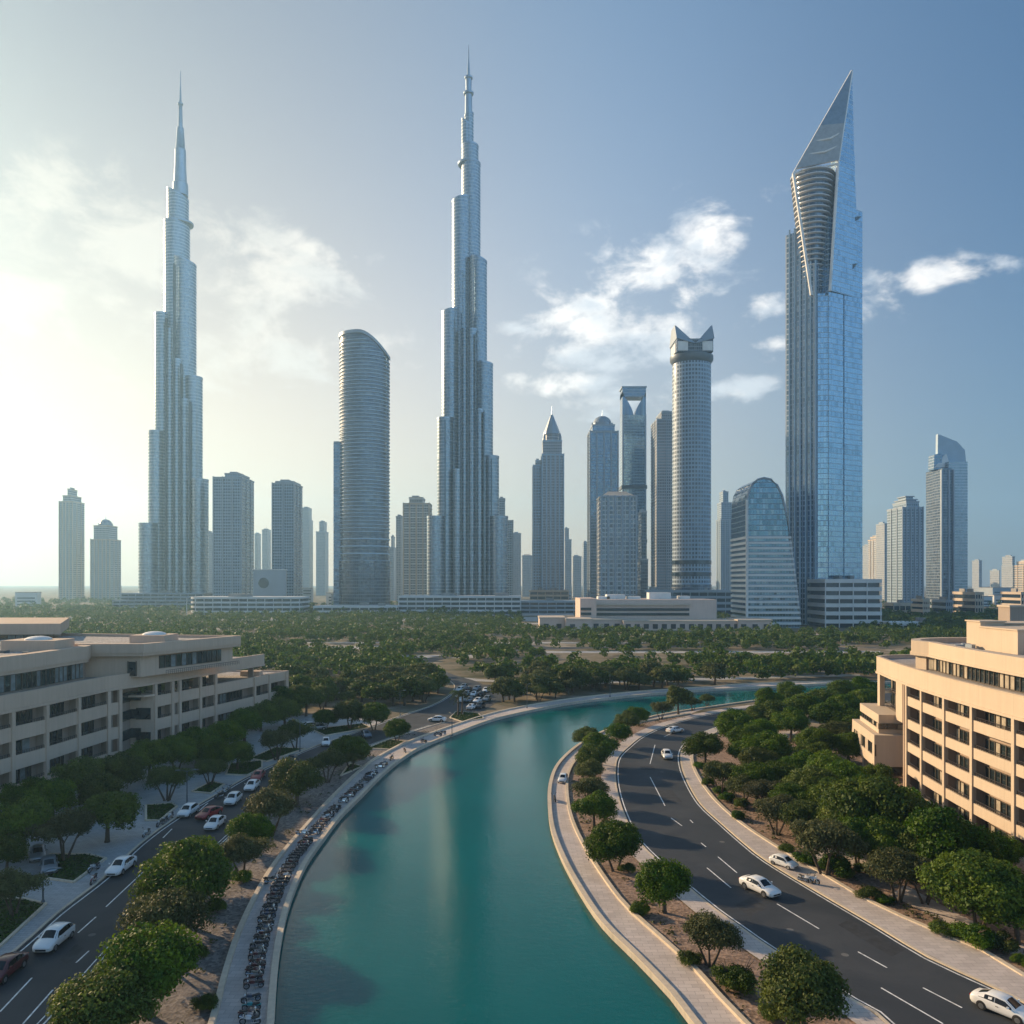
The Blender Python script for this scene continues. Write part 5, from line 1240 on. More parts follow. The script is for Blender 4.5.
def T(px, py, w, kind, label, group=None, zs=1.0):
    """Tree from its crown's centre and width in the photograph, standing on the ground."""
    hc = {'round': .49, 'umbrella': .54, 'bush': .24, 'grove': .49}[kind] * zs
    Y = F * EYE / (py - HOR + hc * w); x = (px - 512) * Y / F
    return put_tree(x, Y, w * Y / F / 2, kind, label, group, zs)

row = 'trees between the road and the motorbike promenade'
for i, (px, py, w, k, l) in enumerate([
    (100, 1012, 108, 'round', 'wide dark tree cut by the bottom edge, nearest beside the motorbike promenade'),
    (152, 962, 112, 'round', 'big rounded dark green tree over grey gravel, second from the camera beside the promenade'),
    (167, 913, 90, 'umbrella', 'spreading olive-grey tree overhanging the road marking, third from the camera beside the promenade'),
    (186, 878, 98, 'round', 'dense dark tree with a bush at its foot, fourth from the camera beside the promenade'),
    (243, 848, 54, 'umbrella', 'loose tree with visible stems above the gravel, fifth from the camera beside the promenade'),
    (192, 860, 66, 'round', 'rounded tree at the road edge touching the loose-stemmed tree above the gravel'),
    (250, 828, 46, 'round', 'bright-topped green tree next to the white car nearest the gravel'),
    (270, 803, 60, 'umbrella', 'olive crown tree, third behind the bright-topped one along the gravel'),
    (297, 777, 56, 'round', 'dark bushy tree at the narrow end of the gravel strip'),
    (327, 760, 42, 'umbrella', 'thin-stemmed tree on the small lawn where the gravel ends'),
    (350, 748, 40, 'round', 'dark round tree on the lawn beside the widening of the promenade'),
    (352, 757, 26, 'umbrella', 'small loose tree tucked behind the thin-stemmed one where the gravel ends'),
    (397, 728, 29, 'round', 'lone round tree on a small grass island at the road junction')]): T(px, py, w, k, l, row)
T(242, 876, 24, 'bush', 'small round bush at the foot of the fourth promenade tree')
T(232, 851, 20, 'bush', 'low dark bush on the grey gravel under the loose-stemmed tree')
T(268, 830, 18, 'bush', 'low bush on the gravel close to the promenade kerb, farthest of three')
side = 'trees on the plaza lawns before the terraced building'
for px, py, w, k, l in [
    (14, 884, 64, 'umbrella', 'umbrella tree on the corner lawn, cut by the photo edge, behind the maroon car'),
    (64, 826, 68, 'umbrella', 'pale-leaved umbrella tree with forked stems on the large plaza lawn'),
    (107, 812, 66, 'round', 'dark round tree leaning over the large plaza lawn, beside the pale-leaved one'),
    (167, 776, 50, 'umbrella', 'slim-stemmed tree on the small square lawn behind the white and red cars'),
    (210, 766, 38, 'umbrella', 'many-stemmed tree on the little rounded lawn by the lamp post'),
    (237, 752, 40, 'round', 'dark tree on the long lawn beside the row of parked cars'),
    (277, 738, 44, 'umbrella', 'grey-green tree with several stems, nearer of two on the long roadside lawn'),
    (296, 729, 40, 'umbrella', 'grey-green tree with several stems, farther of two on the long roadside lawn'),
    (325, 717, 27, 'round', 'ball-shaped tree on a single trunk standing free on the lawn near the junction'),
    (350, 711, 40, 'round', 'dark broad tree behind the ball-shaped one near the junction'),
    (374, 713, 38, 'round', 'dark tree at the road corner, last lawn tree before the junction')]: T(px, py, w * .92, k, l, side)
hedge = 'dark trees hugging the terraced building'
hd = [(14, 822, 84), (52, 798, 66), (80, 776, 68), (30, 795, 60), (117, 770, 62), (148, 757, 62), (176, 750, 54), (100, 790, 60), (198, 741, 54), (215, 752, 46), (226, 733, 50), (245, 722, 48), (262, 713, 44), (285, 709, 44), (305, 699, 42), (280, 696, 40), (5, 852, 56), (322, 694, 36)]
hd = [(a, b, c * .84) for a, b, c in hd]; hd.sort(key=lambda a: -a[1])
for i, (px, py, w) in enumerate(hd): T(px, py, w, 'round', f'dark leafy tree against the terraced building, {nth(i + 1)} from the camera in that belt', hedge)
bank = 'trees on the bank strip between canal and wide road'
bk = [(804, 986, 92, 'round'), (736, 978, 48, 'bush'), (710, 930, 66, 'umbrella'), (666, 881, 66, 'round'), (615, 841, 60, 'round'), (595, 806, 44, 'round'), (590, 786, 40, 'umbrella'), (589, 769, 38, 'umbrella'), (592, 756, 36, 'round'), (600, 746, 40, 'round'), (587, 736, 28, 'round'), (617, 732, 28, 'round'), (627, 720, 27, 'round'), (638, 714, 24, 'round'), (661, 706.5, 24, 'umbrella'), (693, 701, 18, 'umbrella'), (707, 698, 17, 'umbrella')]
hues = ['leafy green', 'tight dark', 'loose greyish', 'full-crowned sunlit', 'full-crowned', 'rounded', 'olive', 'olive', 'dark', 'broad', 'small overhanging', 'small', 'small dark', 'small', 'flat-topped lone', 'flat-topped little', 'flat-topped little', 'low dark']
for i, (px, py, w, k) in enumerate(bk): T(px, py, w, k, f'{hues[i]} {"bush" if k == "bush" else "tree"} on the bank strip, {nth(i + 1)} along the canal wall' if k != 'bush' else f'{["tight dark", "low dark"][i > 5]} bush on the gravel of the bank strip', bank)
for px, py, w, l in ((640, 908, 24, 'low green bush on the bank strip between the leafy round tree and its promenade kerb'), (690, 958, 26, 'low bush at the foot of the greyish bank-strip tree'), (628, 868, 18, 'small bush under the fifth tree along the canal wall'), (606, 824, 16, 'small bush under the full-crowned bank tree at the narrow of the strip'), (772, 1012, 30, 'bush beside the biggest bank-strip tree at the bottom edge'),
                    (214, 906, 26, 'round bush alone on the open gravel between road trees and promenade'), (196, 952, 24, 'bush on the gravel beside the big rounded tree second from the camera'), (206, 1002, 28, 'bush on the gravel at the bottom edge beside the promenade kerb')): T(px, py, w, 'bush', l)
rs = 'trees between the wide road and the curved beige building'
rr_ = [(1020, 905, 70, 'round'), (978, 884, 84, 'round'), (898, 866, 60, 'umbrella'), (948, 838, 80, 'round'), (825, 836, 64, 'umbrella'), (872, 806, 84, 'round'), (905, 812, 60, 'round'), (776, 806, 46, 'umbrella'), (722, 771, 38, 'umbrella'), (704, 746, 36, 'round'), (734, 723, 38, 'round'), (768, 748, 44, 'round'), (757, 760, 36, 'round'), (755, 778, 40, 'round'), (765, 790, 40, 'umbrella'), (813, 740, 38, 'round'), (812, 752, 30, 'round'), (828, 770, 48, 'round'), (846, 778, 46, 'round'), (812, 785, 50, 'round'), (835, 800, 52, 'round'), (775, 713, 36, 'round'), (790, 722, 36, 'round'), (803, 706, 36, 'round'), (826, 716, 38, 'round'), (838, 730, 38, 'umbrella'), (850, 745, 34, 'round'), (770, 699, 30, 'round'), (822, 700, 32, 'round'), (845, 706, 34, 'round'), (852, 722, 34, 'round'), (865, 700, 32, 'round'), (760, 730, 34, 'round'), (860, 790, 44, 'round'), (925, 826, 50, 'round'), (790, 692, 28, 'round'), (840, 690, 28, 'round'), (862, 688, 28, 'round'), (878, 775, 30, 'round'), (848, 818, 56, 'round'), (800, 812, 46, 'umbrella'), (790, 800, 42, 'round'), (858, 836, 54, 'round'), (885, 838, 58, 'round'), (915, 850, 52, 'round'), (925, 874, 48, 'umbrella'), (958, 862, 54, 'round'), (830, 818, 46, 'round'), (782, 776, 38, 'round'), (800, 765, 38, 'round'), (742, 752, 32, 'round'), (1000, 852, 50, 'round'), (742, 785, 34, 'umbrella'), (760, 716, 30, 'round'), (745, 736, 32, 'round')]
rr_ = [(a, b, c * 1.14, d) for a, b, c, d in rr_]; rr_.sort(key=lambda a: -a[1])
kn = {'round': 'dense green', 'umbrella': 'open olive'}
for i, (px, py, w, k) in enumerate(rr_): T(px, py, w, k, f'{kn[k]} tree on the curved building\'s side, {nth(i + 1)} from the camera in its grove', rs)
bs = [(943, 929, 32), (975, 935, 50), (1003, 942, 34), (1020, 960, 20), (835, 865, 40), (806, 858, 26), (870, 893, 28), (884, 899, 20), (787, 848, 20), (742, 803, 18), (738, 815, 17), (720, 790, 18), (700, 765, 16), (708, 782, 16), (728, 797, 20), (846, 872, 22), (860, 868, 18)]
bs.sort(key=lambda a: -a[1])
for i, (px, py, w) in enumerate(bs): T(px, py, w, 'bush', f'rounded green bush along the kerb of the curved building\'s side, {nth(i + 1)} from the camera', 'bushes along the kerb on the curved building side', rnd.uniform(.7, 1.1))

# park beyond the canal: rows of trees, the nearest ones each a tree, the rest one woodland
def free(x, y, m=2.5):
    for poly in no_tree:
        if inside((x, y), poly): return False
    if min(line_dist((x, y), road_l_l), line_dist((x, y), road_l_r)) < m + 1.5 and y < 440: return False
    if min(line_dist((x, y), canal_l), line_dist((x, y), prom_l_in)) < m + 1: return False
    return True
cand = []
npr = np.random.default_rng(77)
y = 212.0
while y < 820:
    xs = -0.66 * y - 10; xe = 0.66 * y + 10; step = 6.5 + (y - 200) * .004
    x = xs + npr.uniform(0, step)
    while x < xe:
        X, Yv = x + npr.normal(0, 1.6), y + npr.normal(0, 1.8); x += step * npr.uniform(.72, 1.35)
        px, py = 512 + F * X / Yv, HOR + F * EYE / Yv
        if X < -55 and Yv < 232: continue
        if -66 < X < -20 and Yv < 222: continue
        if not free(X, Yv): continue
        if Yv < 262 and X > -8 and line_dist((X, Yv), canal_l) < 4: continue
        if X > 45 and Yv < 300: 
            if min(line_dist((X, Yv), canal_l), line_dist((X, Yv), canal_r)) < 6 or inside((X, Yv), canal_r + [(GX, 312), (GX, -160), (30, -160)]): continue
        clear = math.sin(X * .031 + 1.3) * math.sin(Yv * .043 + X * .011) + .35 * math.sin(X * .09 + Yv * .07)
        if clear > (.30 if 325 < Yv < 470 else .60) and npr.random() < .9: continue
        if 338 < Yv < 398 and px > 545 and npr.random() < .72: continue
        if 640 < px < 740 and 664 < py < 680 and npr.random() < .6: continue
        if any(abs(py - q) < 1.6 for q in (652.5, 660)) and px > 540: continue
        if Yv > 420 and npr.random() < .12: continue
        if 572 > Yv > 540 and 15 < X < 220: continue
        if Yv > 556 and 10 < X < 250: continue
        if Yv > 600 and 165 < X < 320: continue
        cand.append((X, Yv, npr.uniform(2.8, 4.7) * (1 + .12 * (Yv < 330))))
    y += 6.7 + (y - 200) * .006
cand.sort(key=lambda c: c[1])
left_n = 296 - len([1 for _ in TREES])
near, far = cand[:left_n], cand[left_n:]
rows = {}
for c in near: rows.setdefault(int((c[1] - 205) // 11), []).append(c)
for ri, rk in enumerate(sorted(rows)):
    for i, (x, yy, r) in enumerate(sorted(rows[rk])):
        k = 'grove' if rnd.random() < .8 else 'umbrella'
        put_tree(x, yy, r, k, f'{"rounded" if k == "grove" else "open-crowned"} park tree past the canal, {nth(ri + 1)} row from the water, {nth(i + 1)} from the left', 'park trees beyond the canal', rnd.uniform(.85, 1.1))
Q = []
for X, Yv, r in far:
    k = 150 if Yv < 480 else 95
    n_p = 9; 
    cc = npr.normal(0, 1, (n_p, 3)); cc /= np.linalg.norm(cc, axis=1)[:, None]; cc *= npr.uniform(.3, .72, (n_p, 1))
    pick = npr.integers(0, n_p, k); d = npr.normal(0, 1, (k, 3)); d[:, 2] += .3; d /= np.linalg.norm(d, axis=1)[:, None]
    pts = (cc[pick] + d * .38) * np.array([1, 1, .72]); pts[:, 2] += .85; pts[:, 2] = np.maximum(pts[:, 2], .15)
    hs = npr.uniform(.8, 1.25); pts[:, 2] *= hs
    Q.append(leaf_cards(npr, pts * r + np.array([X, Yv, 0]), d, .17 * r))
# dark palm grove and tree belts farther off
for X0, X1, Y0, Y1, n in ((300, 520, 560, 900, 520), (-720, -60, 840, 980, 420), (60, 200, 700, 800, 80), (-1100, -400, 1000, 1500, 500), (560, 1500, 900, 1500, 420), (-300, 500, 960, 1150, 160)):
    for i in range(n):
        X, Yv, r = npr.uniform(X0, X1), npr.uniform(Y0, Y1), npr.uniform(3.0, 5.2)
        k = 46; d = npr.normal(0, 1, (k, 3)); d[:, 2] += .4; d /= np.linalg.norm(d, axis=1)[:, None]
        pts = d * npr.uniform(.6, 1.0, (k, 1)); pts[:, 2] = pts[:, 2] * .8 + .95
        Q.append(leaf_cards(npr, pts * r + np.array([X, Yv, 0]), d, .26 * r))
wood = bpy.data.objects.new('woodland', mesh_of_quads('woodland', np.concatenate(Q), M['leaf_far'])); C.objects.link(wood)
tag(wood, 'far park woodland of small rounded trees reaching to the towers', 'woodland', kind='stuff')
# grass on the plaza lawns
pts = []
for g in lawns:
    xs, ys = [p[0] for p in g], [p[1] for p in g]
    area = (max(xs) - min(xs)) * (max(ys) - min(ys))
    for i in range(int(area * 22)):
        p = (npr.uniform(min(xs), max(xs)), npr.uniform(min(ys), max(ys)))
        if inside(p, g): pts.append((*p, .16))
pts = np.array(pts); M['grass'] = leaf_mat('lawn_grass', (0.018, 0.04, 0.010), (0.06, 0.095, 0.022), .15)
gr = bpy.data.objects.new('grass', mesh_of_quads('grass', leaf_cards(npr, pts, np.tile([0, 0, .4], (len(pts), 1)), .16), M['grass'])); C.objects.link(gr)
tag(gr, 'short dark grass on the plaza lawns', 'grass', kind='stuff')
# low ground cover on the gravel strips
pts = []
strips = [(clip(side_rr, 45, 190), 1.2, 3.6, .9), (clip(prom_r_in, 45, 210), .8, 3.0, .5), (clip(prom_l_in, 45, 190), -4.5, -1.2, .25)]
for ln, o0, o1, dens in strips:
    L = length(ln)
    for i in range(int(L * dens * 1.4)):
        p, d = arc_at(ln, npr.uniform(0, L)); n_ = Vector((d.y, -d.x)); q = p + n_ * npr.uniform(o0, o1)
        m = npr.integers(6, 22); R_ = npr.uniform(.2, .6)
        dd = npr.normal(0, 1, (m, 3)); dd[:, 2] = np.abs(dd[:, 2]); dd /= np.linalg.norm(dd, axis=1)[:, None]
        pts.append(dd * R_ * np.array([1, 1, .7]) + np.array([q.x, q.y, .02]))
pts = np.concatenate(pts)
gc = bpy.data.objects.new('ground_cover', mesh_of_quads('ground_cover', leaf_cards(npr, pts, np.tile([0, 0, .3], (len(pts), 1)), .13), M['leaf_olive'])); C.objects.link(gc)
tag(gc, 'scattered low ground cover on the gravel strips', 'ground cover', kind='stuff')
# ------------------------------------------------------------------ vehicles
def paint_mat(name, col, metal=0.0): return plain(name, col, 0.32, metal, var=0.05, scale=0.4, coat=0.45)
M['car_white'] = paint_mat('white_car_paint', (0.74, 0.74, 0.73)); M['car_red'] = paint_mat('red_car_paint', (0.26, 0.018, 0.022)); M['car_black'] = paint_mat('black_car_paint', (0.025, 0.026, 0.03))
M['car_grey'] = paint_mat('grey_car_paint', (0.25, 0.27, 0.29), .4); M['car_maroon'] = paint_mat('maroon_car_paint', (0.10, 0.012, 0.018)); M['car_blue'] = paint_mat('slate_blue_car_paint', (0.09, 0.13, 0.18), .3)
M['car_glass'] = plain('car_glass', (0.012, 0.015, 0.02), 0.06, var=0.1, spec=0.4); M['rubber'] = plain('tyre_rubber', (0.02, 0.02, 0.021), 0.85); M['rim'] = plain('alloy_rim', (0.5, 0.5, 0.5), 0.3, 0.9)
M['lamp_w'] = plain('headlamp_lens', (0.7, 0.72, 0.74), 0.1, 0.2); M['lamp_r'] = plain('tail_lamp_lens', (0.35, 0.015, 0.01), 0.15); M['trim'] = plain('black_trim', (0.02, 0.02, 0.022), 0.5)
SHAPES = {
 'sedan': [(2.32, .56, .36, .56, .60, .46), (2.24, .76, .26, .63, .67, .62), (2.0, .87, .22, .70, .76, .72), (1.6, .90, .20, .80, .89, .78), (1.12, .91, .20, .88, .96, .78), (.36, .91, .20, .93, 1.42, .64), (-.35, .91, .20, .95, 1.48, .65), (-1.05, .91, .20, .96, 1.42, .62), (-1.82, .90, .21, .98, 1.10, .70), (-2.14, .86, .25, .96, 1.05, .70), (-2.3, .76, .36, .88, .94, .60)],
 'hatch': [(2.18, .58, .38, .62, .66, .48), (2.1, .78, .28, .70, .76, .64), (1.85, .89, .24, .80, .88, .74), (1.5, .92, .22, .90, 1.0, .79), (1.12, .92, .22, .97, 1.05, .79), (.42, .92, .22, 1.0, 1.54, .66), (-.5, .92, .22, 1.02, 1.60, .66), (-1.3, .92, .22, 1.03, 1.54, .63), (-1.75, .91, .22, 1.04, 1.34, .62), (-2.05, .88, .26, 1.02, 1.10, .70), (-2.2, .78, .38, .90, .95, .62)],
}
GLASS = {'sedan': (4, 5, 7, 8), 'hatch': (4, 5, 7, 9)}     # cowl, roof front, roof rear, rear deck stations
def car_ring(st):
    x, w, zb, zs, zt, wt = st; h = [(w * .80, zb), (w * .97, zb + .12), (w, zb + .32 * (zs - zb) + .1), (w * .995, zs - .09), (w * .955, zs), (wt, zt - .05), (wt * .84, zt), (wt * .42, zt + .025)]
    return [(x, y, z) for y, z in h] + [(x, 0, zt + .032)] + [(x, -y, z) for y, z in reversed(h)]
def make_car(kind, paint, label, low=False):
    st = SHAPES[kind]; rings = [car_ring(s) for s in st]
    t = thing('parked_car' if low else 'car', label, 'car')
    mb = MB(); mb.loft(rings); mb.build('body', M[paint], t, smooth=True, angle=50)
    c, r0, r1, dk = GLASS[kind]; n = len(rings[0])
    def patch(name, strips):
        mb = MB()
        for q in strips: mb.face(q)
        o = mb.build(name, M['car_glass'], t); return o
    def off(p, k=.016):
        v = Vector((0, p[1], p[2] - .75)); v.normalize(); return tuple(Vector(p) + v * k)
    def lerp(a, b, k): return tuple(a[i] + (b[i] - a[i]) * k for i in range(3))
    def shrink(q, k=.08):
        ce = tuple(sum(p[i] for p in q) / len(q) for i in range(3)); return [lerp(p, ce, k) for p in q]
    # windscreen and rear window span the ring's top points 5..11
    def screen(a, b, name, dx):
        q = [rings[a][5], rings[a][11], rings[b][11], rings[b][5]]; q[0] = lerp(q[0], q[3], .10); q[1] = lerp(q[1], q[2], .10); q[2] = lerp(q[2], q[1], .04); q[3] = lerp(q[3], q[0], .04)
        rows = 3; ss_ = []
        for k in range(rows):
            A, B = lerp(rings[a][5], rings[b][5], k / rows * .9 + .06), lerp(rings[a][5], rings[b][5], (k + 1) / rows * .9 + .06)
            A2, B2 = lerp(rings[a][11], rings[b][11], k / rows * .9 + .06), lerp(rings[a][11], rings[b][11], (k + 1) / rows * .9 + .06)
            m1, m2 = lerp(rings[a][8], rings[b][8], k / rows * .9 + .06), lerp(rings[a][8], rings[b][8], (k + 1) / rows * .9 + .06)
            up = lambda p, s=.93: (p[0] + dx * .018, p[1] * s, p[2] + .020)
            mm1, mm2 = lerp(A, m1, .5), lerp(B, m2, .5); nn1, nn2 = lerp(A2, m1, .5), lerp(B2, m2, .5)
            lift = lambda p: (p[0], p[1], p[2] + .014)
            ss_ += [[up(A), lift(up(mm1)), lift(up(mm2)), up(B)], [lift(up(mm1)), up(m1), up(m2), lift(up(mm2))], [up(m1), lift(up(nn1)), lift(up(nn2)), up(m2)], [lift(up(nn1)), up(A2), up(B2), lift(up(nn2))]]
        return patch(name, ss_)
    screen(c, r0, 'windscreen', 1); screen(dk, r1, 'rear_window', -1)
    for sgn in (4, 12):
        j = sgn + 1 if sgn == 4 else sgn - 1
        lo = [rings[k][sgn] for k in range(c, dk + 1)]; hi = [rings[k][j] for k in range(c, dk + 1)]
        m = len(lo) - 1; side_s = 1 if sgn == 4 else -1
        o2 = lambda p: (p[0], p[1] + side_s * .014, p[2] + .006)
        f0, f1 = [], []
        for k in range(m):
            a, b, c_, d_ = lerp(lo[k], hi[k], .10), lerp(lo[k + 1], hi[k + 1], .10), lerp(lo[k + 1], hi[k + 1], .88), lerp(lo[k], hi[k], .88)
            if k == 0: a = lerp(a, b, .28); d_ = lerp(d_, c_, .34)
            if k == m - 1: b = lerp(b, a, .25); c_ = lerp(c_, d_, .35)
            (f0 if k < (m + 1) // 2 else f1).append([o2(a), o2(b), o2(c_), o2(d_)])
        patch('side_window', f0); 
        if f1: 
            f1[0][0] = lerp(f1[0][0], f1[0][1], .07); f1[0][3] = lerp(f1[0][3], f1[0][2], .07); patch('side_window', f1)
    for x in (1.36, -1.36):
        for sy in (-1, 1):
            mb = MB(); mb.tube([(x, sy * .70, .33), (x, sy * .90, .33), (x, sy * .925, .33)], [.335, .335, .30], 20); w = mb.build('wheel', M['rubber'], t, smooth=True)
            mb = MB(); mb.tube([(x, sy * .90, .33), (x, sy * .935, .33)], [.22, .21], 16); mb.build('rim', M['rim'], w, smooth=True)
            mb = MB(); mb.tube([(x, sy * .80, .36), (x, sy * .912, .36)], .39, 22); mb.build('wheel_arch', M['trim'], t, smooth=True)
    fx, rx = st[1][0], st[-1][0]
    zf, zr = st[1][3] - .04, st[-2][3] - .12
    for sy in (-1, 1):
        mb = MB(); mb.loft([[(fx - .16, sy * .56, zf - .07), (fx - .16, sy * .78, zf - .05), (fx - .32, sy * .86, zf + .02), (fx - .16, sy * .56, zf + .05)], [(fx + .05, sy * .54, zf - .07), (fx + .02, sy * .70, zf - .06), (fx - .18, sy * .86, zf + .03), (fx + .02, sy * .54, zf + .05)]]); mb.build('headlight', M['lamp_w'], t)
        mb = MB(); mb.box((rx + .06, sy * .62, zr), (.2, .28, .13)); mb.build('tail_light', M['lamp_r'], t)
        mb = MB(); mb.loft([[(.62, sy * .90, 1.0), (.78, sy * .90, 1.0), (.78, sy * .90, 1.12), (.62, sy * .90, 1.12)], [(.62, sy * 1.08, .99), (.74, sy * 1.06, .99), (.74, sy * 1.06, 1.14), (.62, sy * 1.08, 1.14)]]); mb.build('mirror', M[paint], t)
        mb = MB(); mb.box((-.15, sy * .925, .78), (.22, .03, .035)); mb.build('door_handle', M['trim'], t)
    mb = MB(); mb.box((st[0][0] - .02, 0, .46), (.10, .92, .14)); mb.build('grille', M['trim'], t)
    mb = MB(); mb.box((rx, 0, .60), (.06, .5, .12)); mb.build('number_plate', M['car_white'], t)
    return t
CARS = {}
def car(px, py, heading, kind, paint, label, group='cars on the roads', low=False, z=.026, scale=1.0):
    p = at(px, py); key = (kind, paint, low)
    if key in CARS: o = copy_tree(CARS[key]); 
    else: o = CARS[key] = make_car(kind, paint, label, low)
    o['label'] = label; o['group'] = group
    o.location = (p.x, p.y, z); o.rotation_euler = (0, 0, R(heading)); o.scale = (scale,) * 3; return o
down = -91
car(54, 945, -89, 'hatch', 'car_white', 'white hatchback driving beside the corner lawn, behind the dark red car', scale=1.05)
car(4, 976, -88, 'sedan', 'car_maroon', 'dark maroon car cut by the photo edge at the kerb', scale=1.05)
car(121, 871, -90, 'sedan', 'car_white', 'white sedan alone on the road beside the large plaza lawn', scale=1.05)
car(188, 815, -91, 'hatch', 'car_white', 'white car parked at the kerb beside the lamp post')
car(209, 817, -106, 'sedan', 'car_red', 'bright red car between two white cars beside the small square lawn')
car(215, 827, -90, 'sedan', 'car_white', 'white sedan in the middle of the road below the red car')
car(233, 803, -88, 'hatch', 'car_white', 'white hatchback at the kerb directly behind the bright red car')
car(252, 789, -87, 'sedan', 'car_white', 'white sedan queuing between the white hatchback and the far red car')
car(258, 779, -86, 'sedan', 'car_red', 'red car at the head of the kerbside queue beside the long lawn')
car(292, 763, -80, 'sedan', 'car_black', 'black low car on the road beside the long roadside lawn')
car(326, 745, -78, 'hatch', 'car_white', 'white car behind the dark round tree near the junction')
car(366, 737, -65, 'sedan', 'car_blue', 'slate blue car half hidden by the lone junction tree')
car(437, 721.5, 170, 'sedan', 'car_white', 'white car crossing the open junction before the car park')
car(38, 858, -60, 'sedan', 'car_grey', 'grey car parked on the plaza behind the pale-leaved tree')
car(49, 871, -60, 'hatch', 'car_grey', 'grey hatchback on the plaza closest to the large lawn, half hidden by leaves')
car(308, 728, -150, 'sedan', 'car_white', 'white car parked in the shade between the ball-shaped tree and the building')
car(317, 730, -150, 'sedan', 'car_grey', 'grey car parked in the shade beside the ball-shaped tree')
car(563, 781.5, -100, 'hatch', 'car_white', 'small white car on the sunlit canal promenade', scale=.82)
car(760, 892, -61, 'sedan', 'car_white', 'white sedan coming down the middle of the wide road', scale=1.06)
car(784, 867, -55, 'hatch', 'car_white', 'white car parked up on the pavement of the wide road', z=.12, scale=.8)
car(1004, 1014, -55, 'sedan', 'car_white', 'white sedan cut by the bottom corner of the photo on the wide road', scale=1.0)
car(667, 758, -93, 'hatch', 'car_white', 'white hatchback rounding the bend of the wide road', scale=1.0)
car(675, 732.5, 35, 'sedan', 'car_white', 'white sedan farthest up the wide road, about to turn along the canal')
lots = [(459, 697), (467, 696), (474, 696), (482, 696), (462, 702), (470, 702), (478, 702.5), (487, 701), (460, 691.5), (468, 691), (477, 690.5), (472, 709), (480, 708), (464, 688), (486, 692)]
cols = ['car_white', 'car_grey', 'car_white', 'car_black', 'car_white', 'car_blue', 'car_white', 'car_grey', 'car_white', 'car_black', 'car_grey', 'car_white', 'car_black', 'car_grey', 'car_white']
nm = dict(car_white='white', car_grey='grey', car_black='black', car_blue='slate blue')
for i, ((px, py), c) in enumerate(sorted(zip(lots, cols), key=lambda a: -a[0][1])): car(px, py, 75 + rnd.uniform(-8, 8) + (180 if i % 3 else 0), 'hatch' if i % 2 else 'sedan', c, f'{nm[c]} car in the small car park beyond the junction, {nth(i + 1)} from the camera', 'cars in the small car park', True, .03)
for i, (px, py, h, c) in enumerate([(633, 676, 0, 'car_black'), (600, 675, 10, 'car_white'), (650, 674, 0, 'car_white'), (684, 673, 5, 'car_grey'), (548, 691, 160, 'car_black'), (520, 694, 15, 'car_white')]):
    car(px, py, h, 'hatch', c, f'{nm[c]} car on the park path past the far canal bank, {nth(i + 1)} of a loose handful', 'cars in the park', True)

